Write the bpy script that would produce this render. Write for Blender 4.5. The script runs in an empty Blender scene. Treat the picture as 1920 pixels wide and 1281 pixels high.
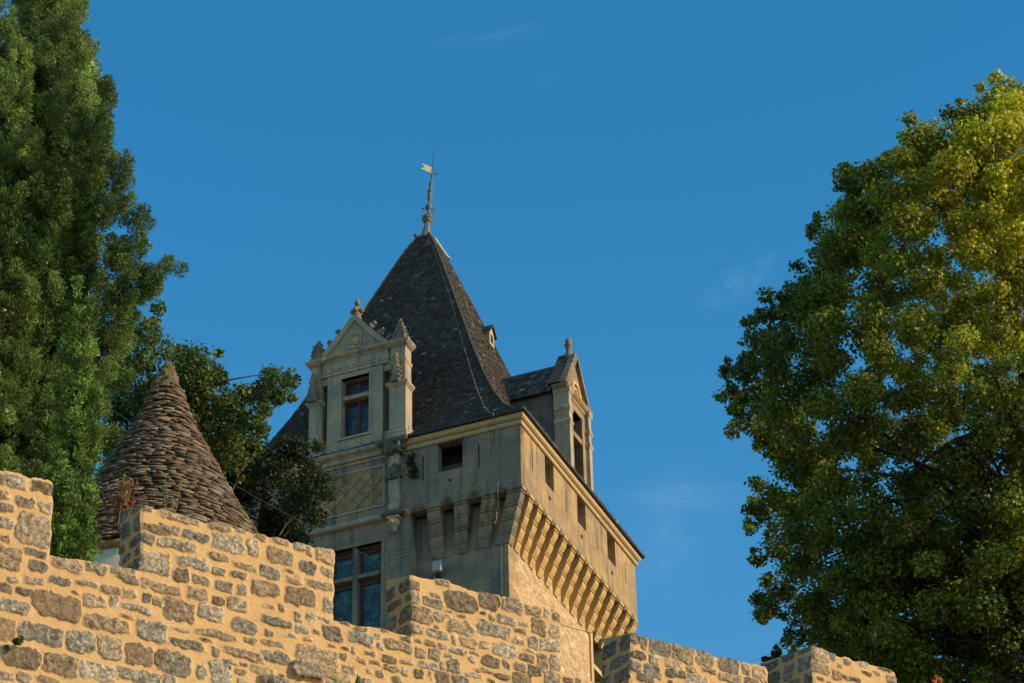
import bpy, math, random
import numpy as np
from mathutils import Vector, Matrix
R = math.radians
sc = bpy.context.scene
col = sc.collection
rng = np.random.default_rng(7)
random.seed(7)

# ------------------------------------------------------------------ camera
PITCH, ROLL, FPX = R(33.3068), R(1.2653), 5300.0
CAM = np.array([0.0, 0.0, 1.6])
_F = np.array([0, math.cos(PITCH), math.sin(PITCH)])
_D = np.array([0, math.sin(PITCH), -math.cos(PITCH)])
_X = np.array([1.0, 0, 0])
RX = math.cos(ROLL) * _X + math.sin(ROLL) * _D
RD = -math.sin(ROLL) * _X + math.cos(ROLL) * _D
cd = bpy.data.cameras.new('camera')
cam = bpy.data.objects.new('camera', cd)
col.objects.link(cam)
cd.sensor_width = 36.0
cd.lens = FPX / 1920 * 36
cd.clip_start = 0.5
cd.clip_end = 6000
m = Matrix.Identity(4)
for i in range(3):
    m[i][0], m[i][1], m[i][2], m[i][3] = RX[i], -RD[i], -_F[i], CAM[i]
cam.matrix_world = m
sc.camera = cam

def ray(px, py):
    return RX * ((px - 960) / FPX) + RD * ((py - 640.5) / FPX) + _F

def at(px, py, d):
    return CAM + ray(px, py) * d

# ------------------------------------------------------------------ light
SUN_AZ, SUN_EL = R(108.5), R(22)
sc.view_settings.view_transform = 'Standard'
sc.view_settings.look = 'None'
sc.view_settings.exposure = 0.35
sc.view_settings.gamma = 1.0
w = bpy.data.worlds.new('World')
sc.world = w
w.use_nodes = True
nt = w.node_tree
nt.nodes.clear()
def nn(t, kind, **kw):
    n = t.nodes.new(kind)
    for k, v in kw.items():
        setattr(n, k, v)
    return n
sky = nn(nt, 'ShaderNodeTexSky', sky_type='NISHITA', sun_disc=False, sun_elevation=SUN_EL, sun_rotation=SUN_AZ,
         altitude=200, air_density=1.0, dust_density=0.6, ozone_density=4.0)
tint = nn(nt, 'ShaderNodeMix', data_type='RGBA', blend_type='MULTIPLY')
tint.inputs[0].default_value = 1.0
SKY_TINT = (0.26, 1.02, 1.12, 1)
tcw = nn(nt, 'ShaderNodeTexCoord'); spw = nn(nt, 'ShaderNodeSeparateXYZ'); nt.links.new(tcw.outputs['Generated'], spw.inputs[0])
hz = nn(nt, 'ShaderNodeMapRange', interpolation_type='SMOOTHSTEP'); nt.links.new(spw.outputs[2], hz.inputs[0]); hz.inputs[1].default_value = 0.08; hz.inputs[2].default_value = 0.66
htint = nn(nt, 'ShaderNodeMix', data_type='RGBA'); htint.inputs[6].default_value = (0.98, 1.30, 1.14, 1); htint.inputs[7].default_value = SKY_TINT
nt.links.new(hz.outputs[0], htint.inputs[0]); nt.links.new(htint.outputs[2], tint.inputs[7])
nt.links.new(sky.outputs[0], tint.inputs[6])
# faint cirrus wisps, fixed in the sky by direction
tc = nn(nt, 'ShaderNodeTexCoord')
def wisp(px, py, rad, rot, sc_, amt, seed):
    d = ray(px, py); d = d / np.linalg.norm(d)
    sub = nn(nt, 'ShaderNodeVectorMath', operation='SUBTRACT'); sub.inputs[1].default_value = d
    nt.links.new(tc.outputs['Generated'], sub.inputs[0])
    mp = nn(nt, 'ShaderNodeMapping')
    mp0 = nn(nt, 'ShaderNodeMapping'); mp0.inputs['Rotation'].default_value = (0, rot, 0)
    nt.links.new(sub.outputs[0], mp0.inputs[0])
    mp.inputs['Scale'].default_value = (1 / rad[0], 1, 1 / rad[1])
    nt.links.new(mp0.outputs[0], mp.inputs[0])
    ln = nn(nt, 'ShaderNodeVectorMath', operation='LENGTH')
    nt.links.new(mp.outputs[0], ln.inputs[0])
    rmp = nn(nt, 'ShaderNodeMapRange'); rmp.inputs[1].default_value = 1.0; rmp.inputs[2].default_value = 0.0
    nt.links.new(ln.outputs[1], rmp.inputs[0])
    nz = nn(nt, 'ShaderNodeTexNoise'); nz.inputs['Scale'].default_value = sc_; nz.inputs['Detail'].default_value = 6
    nz.inputs['Roughness'].default_value = 0.6
    ad = nn(nt, 'ShaderNodeVectorMath', operation='ADD'); ad.inputs[1].default_value = (seed, seed * 2, 0)
    nt.links.new(mp.outputs[0], ad.inputs[0]); nt.links.new(ad.outputs[0], nz.inputs['Vector'])
    r2 = nn(nt, 'ShaderNodeMapRange'); r2.inputs[1].default_value = 0.36; r2.inputs[2].default_value = 0.70
    nt.links.new(nz.outputs[0], r2.inputs[0])
    mu = nn(nt, 'ShaderNodeMath', operation='MULTIPLY'); nt.links.new(rmp.outputs[0], mu.inputs[0]); nt.links.new(r2.outputs[0], mu.inputs[1])
    m2 = nn(nt, 'ShaderNodeMath', operation='MULTIPLY'); m2.inputs[1].default_value = amt; nt.links.new(mu.outputs[0], m2.inputs[0])
    return m2.outputs[0]
wsum = None
for a in ((1390, 525, (0.020, 0.007), R(24), 2.6, 0.075, 1.0), (935, 68, (0.030, 0.004), R(6), 1.8, 0.04, 3.0),
          (1250, 1010, (0.03, 0.022), R(40), 1.5, 0.07, 6.0), (1300, 930, (0.04, 0.006), R(-4), 1.5, 0.07, 8.0),
          (1030, 145, (0.010, 0.003), R(10), 1.5, 0.02, 9.0)):
    o = wisp(*a)
    if wsum is None:
        wsum = o
    else:
        q = nn(nt, 'ShaderNodeMath', operation='ADD'); nt.links.new(wsum, q.inputs[0]); nt.links.new(o, q.inputs[1]); wsum = q.outputs[0]
cl = nn(nt, 'ShaderNodeMix', data_type='RGBA'); cl.inputs[7].default_value = (4.2, 5.6, 7.4, 1)
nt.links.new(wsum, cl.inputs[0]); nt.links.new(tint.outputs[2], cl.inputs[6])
bg = nn(nt, 'ShaderNodeBackground'); bg.inputs[1].default_value = 0.15
wo = nn(nt, 'ShaderNodeOutputWorld')
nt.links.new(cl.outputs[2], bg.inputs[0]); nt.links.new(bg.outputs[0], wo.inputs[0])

sl = bpy.data.lights.new('sun', 'SUN')
sl.energy = 4.1
sl.angle = R(0.5)
sl.color = (1.0, 0.745, 0.47)
so = bpy.data.objects.new('sun', sl)
col.objects.link(so)
sd = Vector((math.sin(SUN_AZ) * math.cos(SUN_EL), math.cos(SUN_AZ) * math.cos(SUN_EL), math.sin(SUN_EL)))
so.rotation_euler = sd.to_track_quat('Z', 'Y').to_euler()
so.location = sd * 300

# ------------------------------------------------------------------ helpers
def tag(o, label=None, cat=None, group=None, kind=None):
    if label: o['label'] = label
    if cat: o['category'] = cat
    if group: o['group'] = group
    if kind: o['kind'] = kind
    return o

def empty(name, loc, rz=0.0):
    o = bpy.data.objects.new(name, None)
    o.location = loc
    o.rotation_euler = (0, 0, rz)
    o.empty_display_size = 0.3
    col.objects.link(o)
    return o

def np_mesh(name, V, F, mat, parent=None, cols=None, smooth=False, uv=True, loc=None):
    """V (n,3), F (m,k) one polygon size; cols (n,3/4) per vertex."""
    V = np.asarray(V, np.float32); F = np.asarray(F, np.int32)
    me = bpy.data.meshes.new(name)
    n, (mf, k) = len(V), F.shape
    me.vertices.add(n); me.vertices.foreach_set('co', V.ravel())
    me.loops.add(mf * k); me.loops.foreach_set('vertex_index', F.ravel())
    me.polygons.add(mf)
    me.polygons.foreach_set('loop_start', np.arange(mf, dtype=np.int32) * k)
    me.polygons.foreach_set('loop_total', np.full(mf, k, np.int32))
    if smooth:
        me.polygons.foreach_set('use_smooth', np.ones(mf, bool))
    me.update(calc_edges=True)
    if cols is not None:
        c = np.ones((n, 4), np.float32); c[:, :np.asarray(cols).shape[1]] = cols
        a = me.color_attributes.new('tone', 'FLOAT_COLOR', 'POINT')
        a.data.foreach_set('color', c.ravel())
    me.materials.append(mat)
    o = bpy.data.objects.new(name, me)
    col.objects.link(o)
    if parent: o.parent = parent
    if loc is not None: o.location = loc
    return o

class MB:
    def __init__(s):
        s.v = []; s.f = []; s.sm = []
    def add(s, vs, fs, smooth=False):
        b = len(s.v)
        s.v += [tuple(map(float, p)) for p in vs]
        s.f += [[i + b for i in f] for f in fs]
        s.sm += [smooth] * len(fs)
        return s
    def box(s, x0, x1, y0, y1, z0, z1):
        x0, x1 = min(x0, x1), max(x0, x1); y0, y1 = min(y0, y1), max(y0, y1); z0, z1 = min(z0, z1), max(z0, z1)
        v = [(x0, y0, z0), (x1, y0, z0), (x1, y1, z0), (x0, y1, z0), (x0, y0, z1), (x1, y0, z1), (x1, y1, z1), (x0, y1, z1)]
        return s.add(v, [(0, 3, 2, 1), (4, 5, 6, 7), (0, 1, 5, 4), (1, 2, 6, 5), (2, 3, 7, 6), (3, 0, 4, 7)])
    def loft(s, rings, closed=True, cap=True, smooth=False):
        n = len(rings[0]); v = [p for r in rings for p in r]; f = []
        for k in range(len(rings) - 1):
            for i in range(n if closed else n - 1):
                j = (i + 1) % n
                f.append((k * n + i, k * n + j, (k + 1) * n + j, (k + 1) * n + i))
        s.add(v, f, smooth)
        if cap:
            s.add(rings[0], [tuple(range(n))[::-1]]); s.add(rings[-1], [tuple(range(n))])
        return s
    def prism(s, poly, axis, c0, c1):
        """poly of (a,b); axis 'x': (c,a,b)  'y': (a,c,b)  'z': (a,b,c)"""
        def P(a, b, c):
            return {'x': (c, a, b), 'y': (a, c, b), 'z': (a, b, c)}[axis]
        return s.loft([[P(a, b, c0) for a, b in poly], [P(a, b, c1) for a, b in poly]])
    def lathe(s, prof, c=(0, 0, 0), seg=12, smooth=True, squash=1.0):
        rings = [[(c[0] + r * math.cos(2 * math.pi * i / seg), c[1] + squash * r * math.sin(2 * math.pi * i / seg), c[2] + z) for i in range(seg)] for r, z in prof]
        return s.loft(rings, smooth=smooth)
    def tube(s, pts, rad, seg=6, smooth=True):
        pts = [Vector(p) for p in pts]
        if not hasattr(rad, '__len__'): rad = [rad] * len(pts)
        rings = []
        for i, p in enumerate(pts):
            t = (pts[min(i + 1, len(pts) - 1)] - pts[max(i - 1, 0)]).normalized()
            a = Vector((0, 0, 1)) if abs(t.z) < 0.9 else Vector((1, 0, 0))
            e1 = t.cross(a).normalized(); e2 = t.cross(e1)
            rings.append([tuple(p + (e1 * math.cos(2 * math.pi * k / seg) + e2 * math.sin(2 * math.pi * k / seg)) * rad[i]) for k in range(seg)])
        return s.loft(rings, smooth=smooth)
    def ball(s, c, r, seg=8, rings=6, sz=1.0):
        pr = [(max(r * math.sin(math.pi * k / rings), 0.0005), -r * sz * math.cos(math.pi * k / rings)) for k in range(rings + 1)]
        return s.lathe(pr, c, seg)
    def tilt(s, fn):
        s.v = [fn(p) for p in s.v]; return s
    def build(s, name, mat, parent=None, off=(0, 0, 0)):
        me = bpy.data.meshes.new(name)
        V = np.array(s.v) + np.array(off)
        me.from_pydata(V.tolist(), [], s.f)
        me.polygons.foreach_set('use_smooth', np.array(s.sm, bool))
        me.update()
        uv = me.uv_layers.new(name='UVMap')
        for p in me.polygons:
            n = p.normal
            ax = abs(n.x), abs(n.y), abs(n.z)
            for li in p.loop_indices:
                c = me.vertices[me.loops[li].vertex_index].co
                if ax[2] > 0.75: q = (c.x, c.y)
                elif ax[0] > ax[1]: q = (c.y + 3.3, c.z)
                else: q = (c.x, c.z)
                uv.data[li].uv = q
        me.materials.append(mat)
        o = bpy.data.objects.new(name, me)
        col.objects.link(o)
        if parent: o.parent = parent
        return o

# numpy value noise
def vnoise(x, y, seed=0):
    xi = np.floor(x).astype(np.int64); yi = np.floor(y).astype(np.int64)
    fx = x - xi; fy = y - yi
    fx = fx * fx * (3 - 2 * fx); fy = fy * fy * (3 - 2 * fy)
    def h(a, b):
        n = (a * 374761393 + b * 668265263 + seed * 1442695041) & 0x7fffffff
        n = ((n ^ (n >> 13)) * 1274126177) & 0x7fffffff
        return ((n ^ (n >> 16)) & 0xffff) / 65535.0
    return (h(xi, yi) * (1 - fx) + h(xi + 1, yi) * fx) * (1 - fy) + (h(xi, yi + 1) * (1 - fx) + h(xi + 1, yi + 1) * fx) * fy
def fbm(x, y, seed=0, o=3):
    t = 0; a = 1; s = 0
    for k in range(o):
        t = t + a * (vnoise(x * 2 ** k, y * 2 ** k, seed + k) - 0.5); s += a; a *= 0.55
    return t / s

# ------------------------------------------------------------------ materials
def mat(name):
    m = bpy.data.materials.new(name); m.use_nodes = True
    t = m.node_tree; t.nodes.clear()
    out = nn(t, 'ShaderNodeOutputMaterial'); p = nn(t, 'ShaderNodeBsdfPrincipled')
    p.inputs['Roughness'].default_value = 0.9
    p.inputs['Specular IOR Level'].default_value = 0.15
    t.links.new(p.outputs[0], out.inputs[0])
    return m, t, p, out
def lk(t, a, b): t.links.new(a, b)
def noise(t, vec, scale, detail=5, rough=0.6, dist=0.0):
    n = nn(t, 'ShaderNodeTexNoise'); n.inputs['Scale'].default_value = scale; n.inputs['Detail'].default_value = detail
    n.inputs['Roughness'].default_value = rough; n.inputs['Distortion'].default_value = dist
    if vec is not None: lk(t, vec, n.inputs['Vector'])
    return n.outputs[0]
def ramp(t, fac, stops):
    r = nn(t, 'ShaderNodeValToRGB'); e = r.color_ramp.elements
    while len(e) < len(stops): e.new(0.5)
    for i, (p, c) in enumerate(stops):
        e[i].position = p; e[i].color = (*c, 1) if len(c) == 3 else c
    lk(t, fac, r.inputs[0]); return r.outputs[0]
def rng_(t, fac, a, b, c=0.0, d=1.0):
    r = nn(t, 'ShaderNodeMapRange'); lk(t, fac, r.inputs[0])
    for i, v in enumerate((a, b, c, d)): r.inputs[1 + i].default_value = v
    return r.outputs[0]
def mix(t, fac, a, b, mode='MIX'):
    m = nn(t, 'ShaderNodeMix', data_type='RGBA', blend_type=mode)
    for i, v in ((0, fac), (6, a), (7, b)):
        if isinstance(v, (int, float)): m.inputs[i].default_value = v
        elif isinstance(v, tuple): m.inputs[i].default_value = (*v, 1) if len(v) == 3 else v
        else: lk(t, v, m.inputs[i])
    return m.outputs[2]
def math_(t, op, a, b):
    m = nn(t, 'ShaderNodeMath', operation=op)
    for i, v in enumerate((a, b)):
        if isinstance(v, (int, float)): m.inputs[i].default_value = v
        else: lk(t, v, m.inputs[i])
    return m.outputs[0]
def bump(t, p, h, strength=0.5, dist=0.02):
    b = nn(t, 'ShaderNodeBump'); b.inputs['Strength'].default_value = strength; b.inputs['Distance'].default_value = dist
    lk(t, h, b.inputs['Height']); lk(t, b.outputs[0], p.inputs['Normal'])
def objco(t): return nn(t, 'ShaderNodeTexCoord').outputs['Object']
def uvco(t): return nn(t, 'ShaderNodeTexCoord').outputs['UV']
def attr(t, name='tone'):
    a = nn(t, 'ShaderNodeAttribute'); a.attribute_name = name; return a

def ashlar(name, warm, pale, grey, grey_amt=0.5, bw=0.62, bh=0.30, streak=0.5, joint=0.28):
    m, t, p, out = mat(name)
    uv = uvco(t); ob = objco(t)
    b = nn(t, 'ShaderNodeTexBrick'); lk(t, uv, b.inputs['Vector'])
    b.inputs['Scale'].default_value = 1.0
    b.inputs['Color1'].default_value = (0, 0, 0, 1); b.inputs['Color2'].default_value = (1, 1, 1, 1)
    b.inputs['Mortar'].default_value = (0.5, 0.5, 0.5, 1)
    b.inputs['Mortar Size'].default_value = 0.006; b.inputs['Mortar Smooth'].default_value = 0.3
    b.inputs['Brick Width'].default_value = bw; b.inputs['Row Height'].default_value = bh
    b.offset = 0.43; b.squash = 0.8; b.squash_frequency = 3
    blk = nn(t, 'ShaderNodeSeparateColor'); lk(t, b.outputs[0], blk.inputs[0])
    c = mix(t, rng_(t, blk.outputs[0], 0.0, 1.0, 0.15, 0.75), warm, pale)
    # grey lichen / weathering patches
    n1 = noise(t, ob, 1.1, 6, 0.65, 0.4)
    n2 = noise(t, ob, 9.0, 6, 0.7)
    st = nn(t, 'ShaderNodeMapping'); st.inputs['Scale'].default_value = (5, 5, 0.5); lk(t, ob, st.inputs[0])
    n3 = noise(t, st.outputs[0], 1.0, 4, 0.6)
    g = math_(t, 'ADD', math_(t, 'MULTIPLY', n1, 0.6), math_(t, 'ADD', math_(t, 'MULTIPLY', n2, 0.25), math_(t, 'MULTIPLY', math_(t, 'SUBTRACT', blk.outputs[0], 0.5), 0.07)))
    g = math_(t, 'ADD', g, math_(t, 'MULTIPLY', n3, 0.15))
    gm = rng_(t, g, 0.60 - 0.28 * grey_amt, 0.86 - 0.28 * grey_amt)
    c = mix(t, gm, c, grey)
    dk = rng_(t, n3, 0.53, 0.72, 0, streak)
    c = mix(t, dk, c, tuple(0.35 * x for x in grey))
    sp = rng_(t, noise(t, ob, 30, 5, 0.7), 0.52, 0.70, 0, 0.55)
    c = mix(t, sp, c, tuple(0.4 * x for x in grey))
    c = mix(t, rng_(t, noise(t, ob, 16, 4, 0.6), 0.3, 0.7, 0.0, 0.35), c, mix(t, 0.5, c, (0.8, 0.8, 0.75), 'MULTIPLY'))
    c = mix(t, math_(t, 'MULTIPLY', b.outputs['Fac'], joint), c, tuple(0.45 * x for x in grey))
    lk(t, c, p.inputs['Base Color'])
    h = math_(t, 'ADD', math_(t, 'MULTIPLY', b.outputs['Fac'], -0.4), math_(t, 'MULTIPLY', n2, 1.1))
    bump(t, p, h, 0.5, 0.02)
    return m

M = {}
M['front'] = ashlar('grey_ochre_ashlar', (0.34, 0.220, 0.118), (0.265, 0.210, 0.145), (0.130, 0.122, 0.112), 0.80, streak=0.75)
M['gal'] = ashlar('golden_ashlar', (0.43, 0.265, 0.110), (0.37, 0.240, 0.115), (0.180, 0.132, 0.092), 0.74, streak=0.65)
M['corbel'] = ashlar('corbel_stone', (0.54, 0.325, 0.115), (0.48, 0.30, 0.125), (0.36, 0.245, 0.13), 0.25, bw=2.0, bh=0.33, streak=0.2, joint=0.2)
M['carve'] = ashlar('weathered_carved_stone', (0.46, 0.315, 0.170), (0.38, 0.300, 0.205), (0.225, 0.205, 0.180), 0.70, bw=0.8, bh=0.42, streak=0.6, joint=0.25)
M['brown'] = ashlar('brown_weathered_ashlar', (0.36, 0.225, 0.110), (0.30, 0.200, 0.110), (0.170, 0.128, 0.088), 0.75, bw=0.7, bh=0.36, streak=0.7)
M['stained'] = ashlar('blackened_carving', (0.27, 0.195, 0.115), (0.23, 0.185, 0.125), (0.105, 0.097, 0.085), 0.78, bw=0.8, bh=0.42, streak=0.7, joint=0.2)
M['cornice'] = ashlar('cornice_stone', (0.49, 0.33, 0.16), (0.43, 0.31, 0.17), (0.25, 0.205, 0.15), 0.3, bw=0.9, bh=3, streak=0.2, joint=0.25)
M['dark_carve'] = ashlar('blackened_stone', (0.12, 0.105, 0.085), (0.16, 0.15, 0.125), (0.07, 0.07, 0.066), 0.6, bw=0.8, bh=0.42, streak=0.7)

def rubble(name):
    m, t, p, out = mat(name)
    uv = uvco(t)
    mp = nn(t, 'ShaderNodeMapping'); mp.inputs['Scale'].default_value = (5.2, 10.5, 1); lk(t, uv, mp.inputs[0])
    nz = nn(t, 'ShaderNodeTexNoise'); nz.inputs['Scale'].default_value = 1.2; lk(t, mp.outputs[0], nz.inputs['Vector'])
    av = nn(t, 'ShaderNodeVectorMath', operation='ADD'); lk(t, mp.outputs[0], av.inputs[0])
    sv = nn(t, 'ShaderNodeVectorMath', operation='SCALE'); sv.inputs['Scale'].default_value = 0.6; lk(t, nz.outputs['Color'], sv.inputs[0]); lk(t, sv.outputs[0], av.inputs[1])
    v1 = nn(t, 'ShaderNodeTexVoronoi'); v1.inputs['Scale'].default_value = 1.0; lk(t, av.outputs[0], v1.inputs['Vector'])
    v2 = nn(t, 'ShaderNodeTexVoronoi', feature='DISTANCE_TO_EDGE'); v2.inputs['Scale'].default_value = 1.0; lk(t, av.outputs[0], v2.inputs['Vector'])
    sep = nn(t, 'ShaderNodeSeparateColor'); lk(t, v1.outputs['Color'], sep.inputs[0])
    c = ramp(t, sep.outputs[0], [(0.0, (0.27, 0.155, 0.075)), (0.35, (0.42, 0.26, 0.13)), (0.7, (0.50, 0.32, 0.19)), (0.93, (0.54, 0.40, 0.26)), (1.0, (0.66, 0.56, 0.43))])
    c = mix(t, rng_(t, noise(t, uv, 14, 5, 0.7), 0.45, 0.75, 0, 0.35), c, (0.28, 0.19, 0.12))
    e = rng_(t, v2.outputs['Distance'], 0.02, 0.10)
    c = mix(t, e, (0.47, 0.31, 0.15), c)
    c = mix(t, rng_(t, noise(t, uv, 0.7, 4, 0.6), 0.4, 0.7, 0, 0.4), c, (0.44, 0.29, 0.14))
    lk(t, c, p.inputs['Base Color'])
    bump(t, p, math_(t, 'ADD', e, math_(t, 'MULTIPLY', noise(t, uv, 20, 4, 0.6), 0.5)), 0.6, 0.025)
    return m
M['rubble'] = rubble('golden_rubble_masonry')

def toned(name, rough=0.9, nscale=30, namt=0.4, bstr=0.5, bdist=0.01, dark=0.5, lichen=None):
    m, t, p, out = mat(name)
    a = attr(t); ob = objco(t)
    n = noise(t, ob, nscale, 6, 0.7)
    c = mix(t, rng_(t, n, 0.35, 0.75, 0, namt), a.outputs['Color'], mix(t, 1.0, a.outputs['Color'], (dark, dark, dark), 'MULTIPLY'))
    if lichen:
        c = mix(t, rng_(t, noise(t, ob, lichen[1], 5, 0.65), lichen[2], lichen[2] + 0.14, 0, lichen[3]), c, lichen[0])
    lk(t, c, p.inputs['Base Color']); p.inputs['Roughness'].default_value = rough
    bump(t, p, n, bstr, bdist)
    return m
M['tile'] = toned('dark_stone_tile', 0.8, 26, 0.5, 0.5, 0.015, 0.5, ((0.17, 0.17, 0.15), 7.0, 0.60, 0.6))
M['lauze'] = toned('stacked_slab_stone', 0.95, 22, 0.6, 0.6, 0.02, 0.45, ((0.30, 0.27, 0.21), 16.0, 0.60, 0.6))

def wall_mat():
    m, t, p, out = mat('lime_mortar_and_stone')
    a = attr(t); ob = objco(t)
    sep = nn(t, 'ShaderNodeSeparateColor'); lk(t, a.outputs['Color'], sep.inputs[0])   # R stone mask, G stone shade, B stone warmth
    n1 = noise(t, ob, 3.0, 5, 0.6); n2 = noise(t, ob, 45, 5, 0.7); n3 = noise(t, ob, 21, 7, 0.78, 0.5)
    mo = mix(t, rng_(t, n1, 0.3, 0.7), (0.51, 0.300, 0.122), (0.60, 0.370, 0.160))
    mo = mix(t, rng_(t, n2, 0.35, 0.7, 0, 0.35), mo, (0.36, 0.20, 0.080))
    mo = mix(t, rng_(t, noise(t, ob, 7.5, 6, 0.7, 0.3), 0.46, 0.68, 0, 0.55), mo, (0.40, 0.25, 0.125))
    mo = mix(t, rng_(t, noise(t, ob, 90, 2, 0.5), 0.63, 0.72, 0, 0.6), mo, (0.20, 0.12, 0.06))
    cool = ramp(t, n3, [(0.30, (0.030, 0.027, 0.023)), (0.42, (0.14, 0.121, 0.094)), (0.52, (0.31, 0.268, 0.205)), (0.64, (0.62, 0.55, 0.44))])
    warm = ramp(t, n3, [(0.30, (0.045, 0.033, 0.022)), (0.42, (0.17, 0.118, 0.072)), (0.53, (0.36, 0.26, 0.155)), (0.68, (0.60, 0.48, 0.32))])
    honey = ramp(t, n3, [(0.28, (0.13, 0.085, 0.045)), (0.45, (0.33, 0.215, 0.115)), (0.6, (0.48, 0.335, 0.19)), (0.75, (0.60, 0.46, 0.29))])
    stn = mix(t, rng_(t, sep.outputs[2], 0.0, 0.6), cool, warm)
    stn = mix(t, rng_(t, sep.outputs[2], 0.74, 0.95), stn, honey)
    stn = mix(t, 1.0, stn, mix(t, sep.outputs[1], (0.50, 0.50, 0.50), (1.35, 1.33, 1.30)), 'MULTIPLY')
    stn = mix(t, rng_(t, noise(t, ob, 60, 3, 0.6), 0.60, 0.72, 0, 0.7), stn, (0.04, 0.038, 0.035))
    k = math_(t, 'ADD', sep.outputs[0], math_(t, 'MULTIPLY', math_(t, 'SUBTRACT', n3, 0.47), 1.25))
    c = mix(t, rng_(t, k, 0.42, 0.58), mo, stn)
    lk(t, c, p.inputs['Base Color'])
    h = math_(t, 'ADD', math_(t, 'MULTIPLY', n2, 0.4), math_(t, 'MULTIPLY', math_(t, 'MULTIPLY', n3, sep.outputs[0]), 1.6))
    bump(t, p, h, 0.8, 0.025)
    return m
M['wall'] = wall_mat()

def leaf_mat(name, trans=0.4, rough=0.5, spec=0.35, tgain=(1.25, 1.2, 0.6)):
    m, t, p, out = mat(name)
    a = attr(t)
    lk(t, a.outputs['Color'], p.inputs['Base Color']); p.inputs['Roughness'].default_value = rough
    p.inputs['Specular IOR Level'].default_value = spec
    tr = nn(t, 'ShaderNodeBsdfTranslucent')
    lk(t, mix(t, 1.0, a.outputs['Color'], (*tgain, 1), 'MULTIPLY'), tr.inputs[0])
    ms = nn(t, 'ShaderNodeMixShader'); ms.inputs[0].default_value = trans
    lk(t, p.outputs[0], ms.inputs[1]); lk(t, tr.outputs[0], ms.inputs[2]); lk(t, ms.outputs[0], out.inputs[0])
    return m
M['leaf'] = leaf_mat('broad_leaf', 0.42)
M['needle'] = leaf_mat('cypress_spray', 0.25, 0.6, 0.2, (1.2, 1.2, 0.7))

def plain(name, c, rough=0.7, metal=0.0, spec=0.3, nscale=12, var=0.35, bstr=0.2):
    m, t, p, out = mat(name)
    n = noise(t, objco(t), nscale, 5, 0.65)
    lk(t, mix(t, rng_(t, n, 0.3, 0.7), tuple(x * (1 - var) for x in c), tuple(min(1, x * (1 + var)) for x in c)), p.inputs['Base Color'])
    p.inputs['Roughness'].default_value = rough; p.inputs['Metallic'].default_value = metal; p.inputs['Specular IOR Level'].default_value = spec
    bump(t, p, n, bstr, 0.01)
    return m
M['bark'] = plain('bark', (0.034, 0.026, 0.019), 0.95, 0, 0.1, 14, 0.5, 0.8)
M['wood'] = plain('oxblood_painted_wood', (0.085, 0.030, 0.028), 0.6)
M['lead'] = plain('weathered_lead', (0.13, 0.115, 0.095), 0.7, 0.1)
M['tilestone'] = plain('blackened_roof_stone', (.055, .050, .046), .9, 0, .1, 18, .5, .5)
M['iron'] = plain('dark_iron', (0.05, 0.045, 0.045), 0.6, 0.5)
M['gold'] = plain('gilded_metal', (0.56, 0.39, 0.20), 0.5, 0.35)
M['cable'] = plain('pale_cable', (0.19, 0.185, 0.17), 0.7)
M['wire'] = plain('grey_wire', (0.09, 0.095, 0.08), 0.6)
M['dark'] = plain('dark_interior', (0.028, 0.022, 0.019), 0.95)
M['plaster'] = plain('whitewashed_plaster', (0.60, 0.56, 0.49), 0.9, 0, 0.1, 3, 0.12)
M['soil'] = plain('dry_grassy_soil', (0.17, 0.145, 0.075), 1.0, 0, 0.05, 2, 0.3)
M['gravel'] = plain('pale_limestone_gravel', (0.38, 0.32, 0.24), 1.0, 0, 0.05, 3, 0.25)
M['asphalt'] = plain('road_asphalt', (0.05, 0.05, 0.05), 0.95, 0, 0.1, 20, 0.3)
M['rock'] = plain('stone_block', (0.30, 0.29, 0.26), 0.9)
M['dry'] = plain('dried_stem', (0.30, 0.17, 0.075), 0.9)
M['rust'] = plain('withered_flower_stem', (0.28, 0.13, 0.075), 0.9)
M['stem'] = plain('green_stem', (0.20, 0.24, 0.08), 0.8)
M['cone'] = plain('cypress_cone', (0.42, 0.31, 0.19), 0.9)
M['orange'] = plain('orange_leaf', (0.62, 0.22, 0.07), 0.8)
M['yucca'] = plain('glossy_dark_leaf', (0.035, 0.085, 0.02), 0.35, 0, 0.5)

def glass(name, base, gx, gy, lead):
    m, t, p, out = mat(name)
    uv = uvco(t)
    b = nn(t, 'ShaderNodeTexBrick'); lk(t, uv, b.inputs['Vector']); b.offset = 0.0
    b.inputs['Scale'].default_value = 1.0; b.inputs['Brick Width'].default_value = gx; b.inputs['Row Height'].default_value = gy
    b.inputs['Mortar Size'].default_value = lead
    b.inputs['Color1'].default_value = (*[x * 0.7 for x in base], 1); b.inputs['Color2'].default_value = (*[x * 1.4 for x in base], 1)
    b.inputs['Mortar'].default_value = (0.022, 0.024, 0.024, 1)
    gn = rng_(t, noise(t, uv, 3.5, 4, 0.6), 0.3, 0.7, 0.25, 1.5)
    lk(t, mix(t, 1.0, b.outputs[0], gn, 'MULTIPLY'), p.inputs['Base Color'])
    lk(t, rng_(t, b.outputs['Fac'], 0, 1, 0.12, 0.6), p.inputs['Roughness'])
    p.inputs['Specular IOR Level'].default_value = 0.5
    bump(t, p, noise(t, uv, 9, 2), 0.5, 0.03)
    return m
M['glass'] = glass('leaded_glass', (0.040, 0.085, 0.072), 0.115, 0.15, 0.008)
M['glass2'] = glass('fine_leaded_glass', (0.030, 0.048, 0.062), 0.09, 0.12, 0.006)

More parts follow.
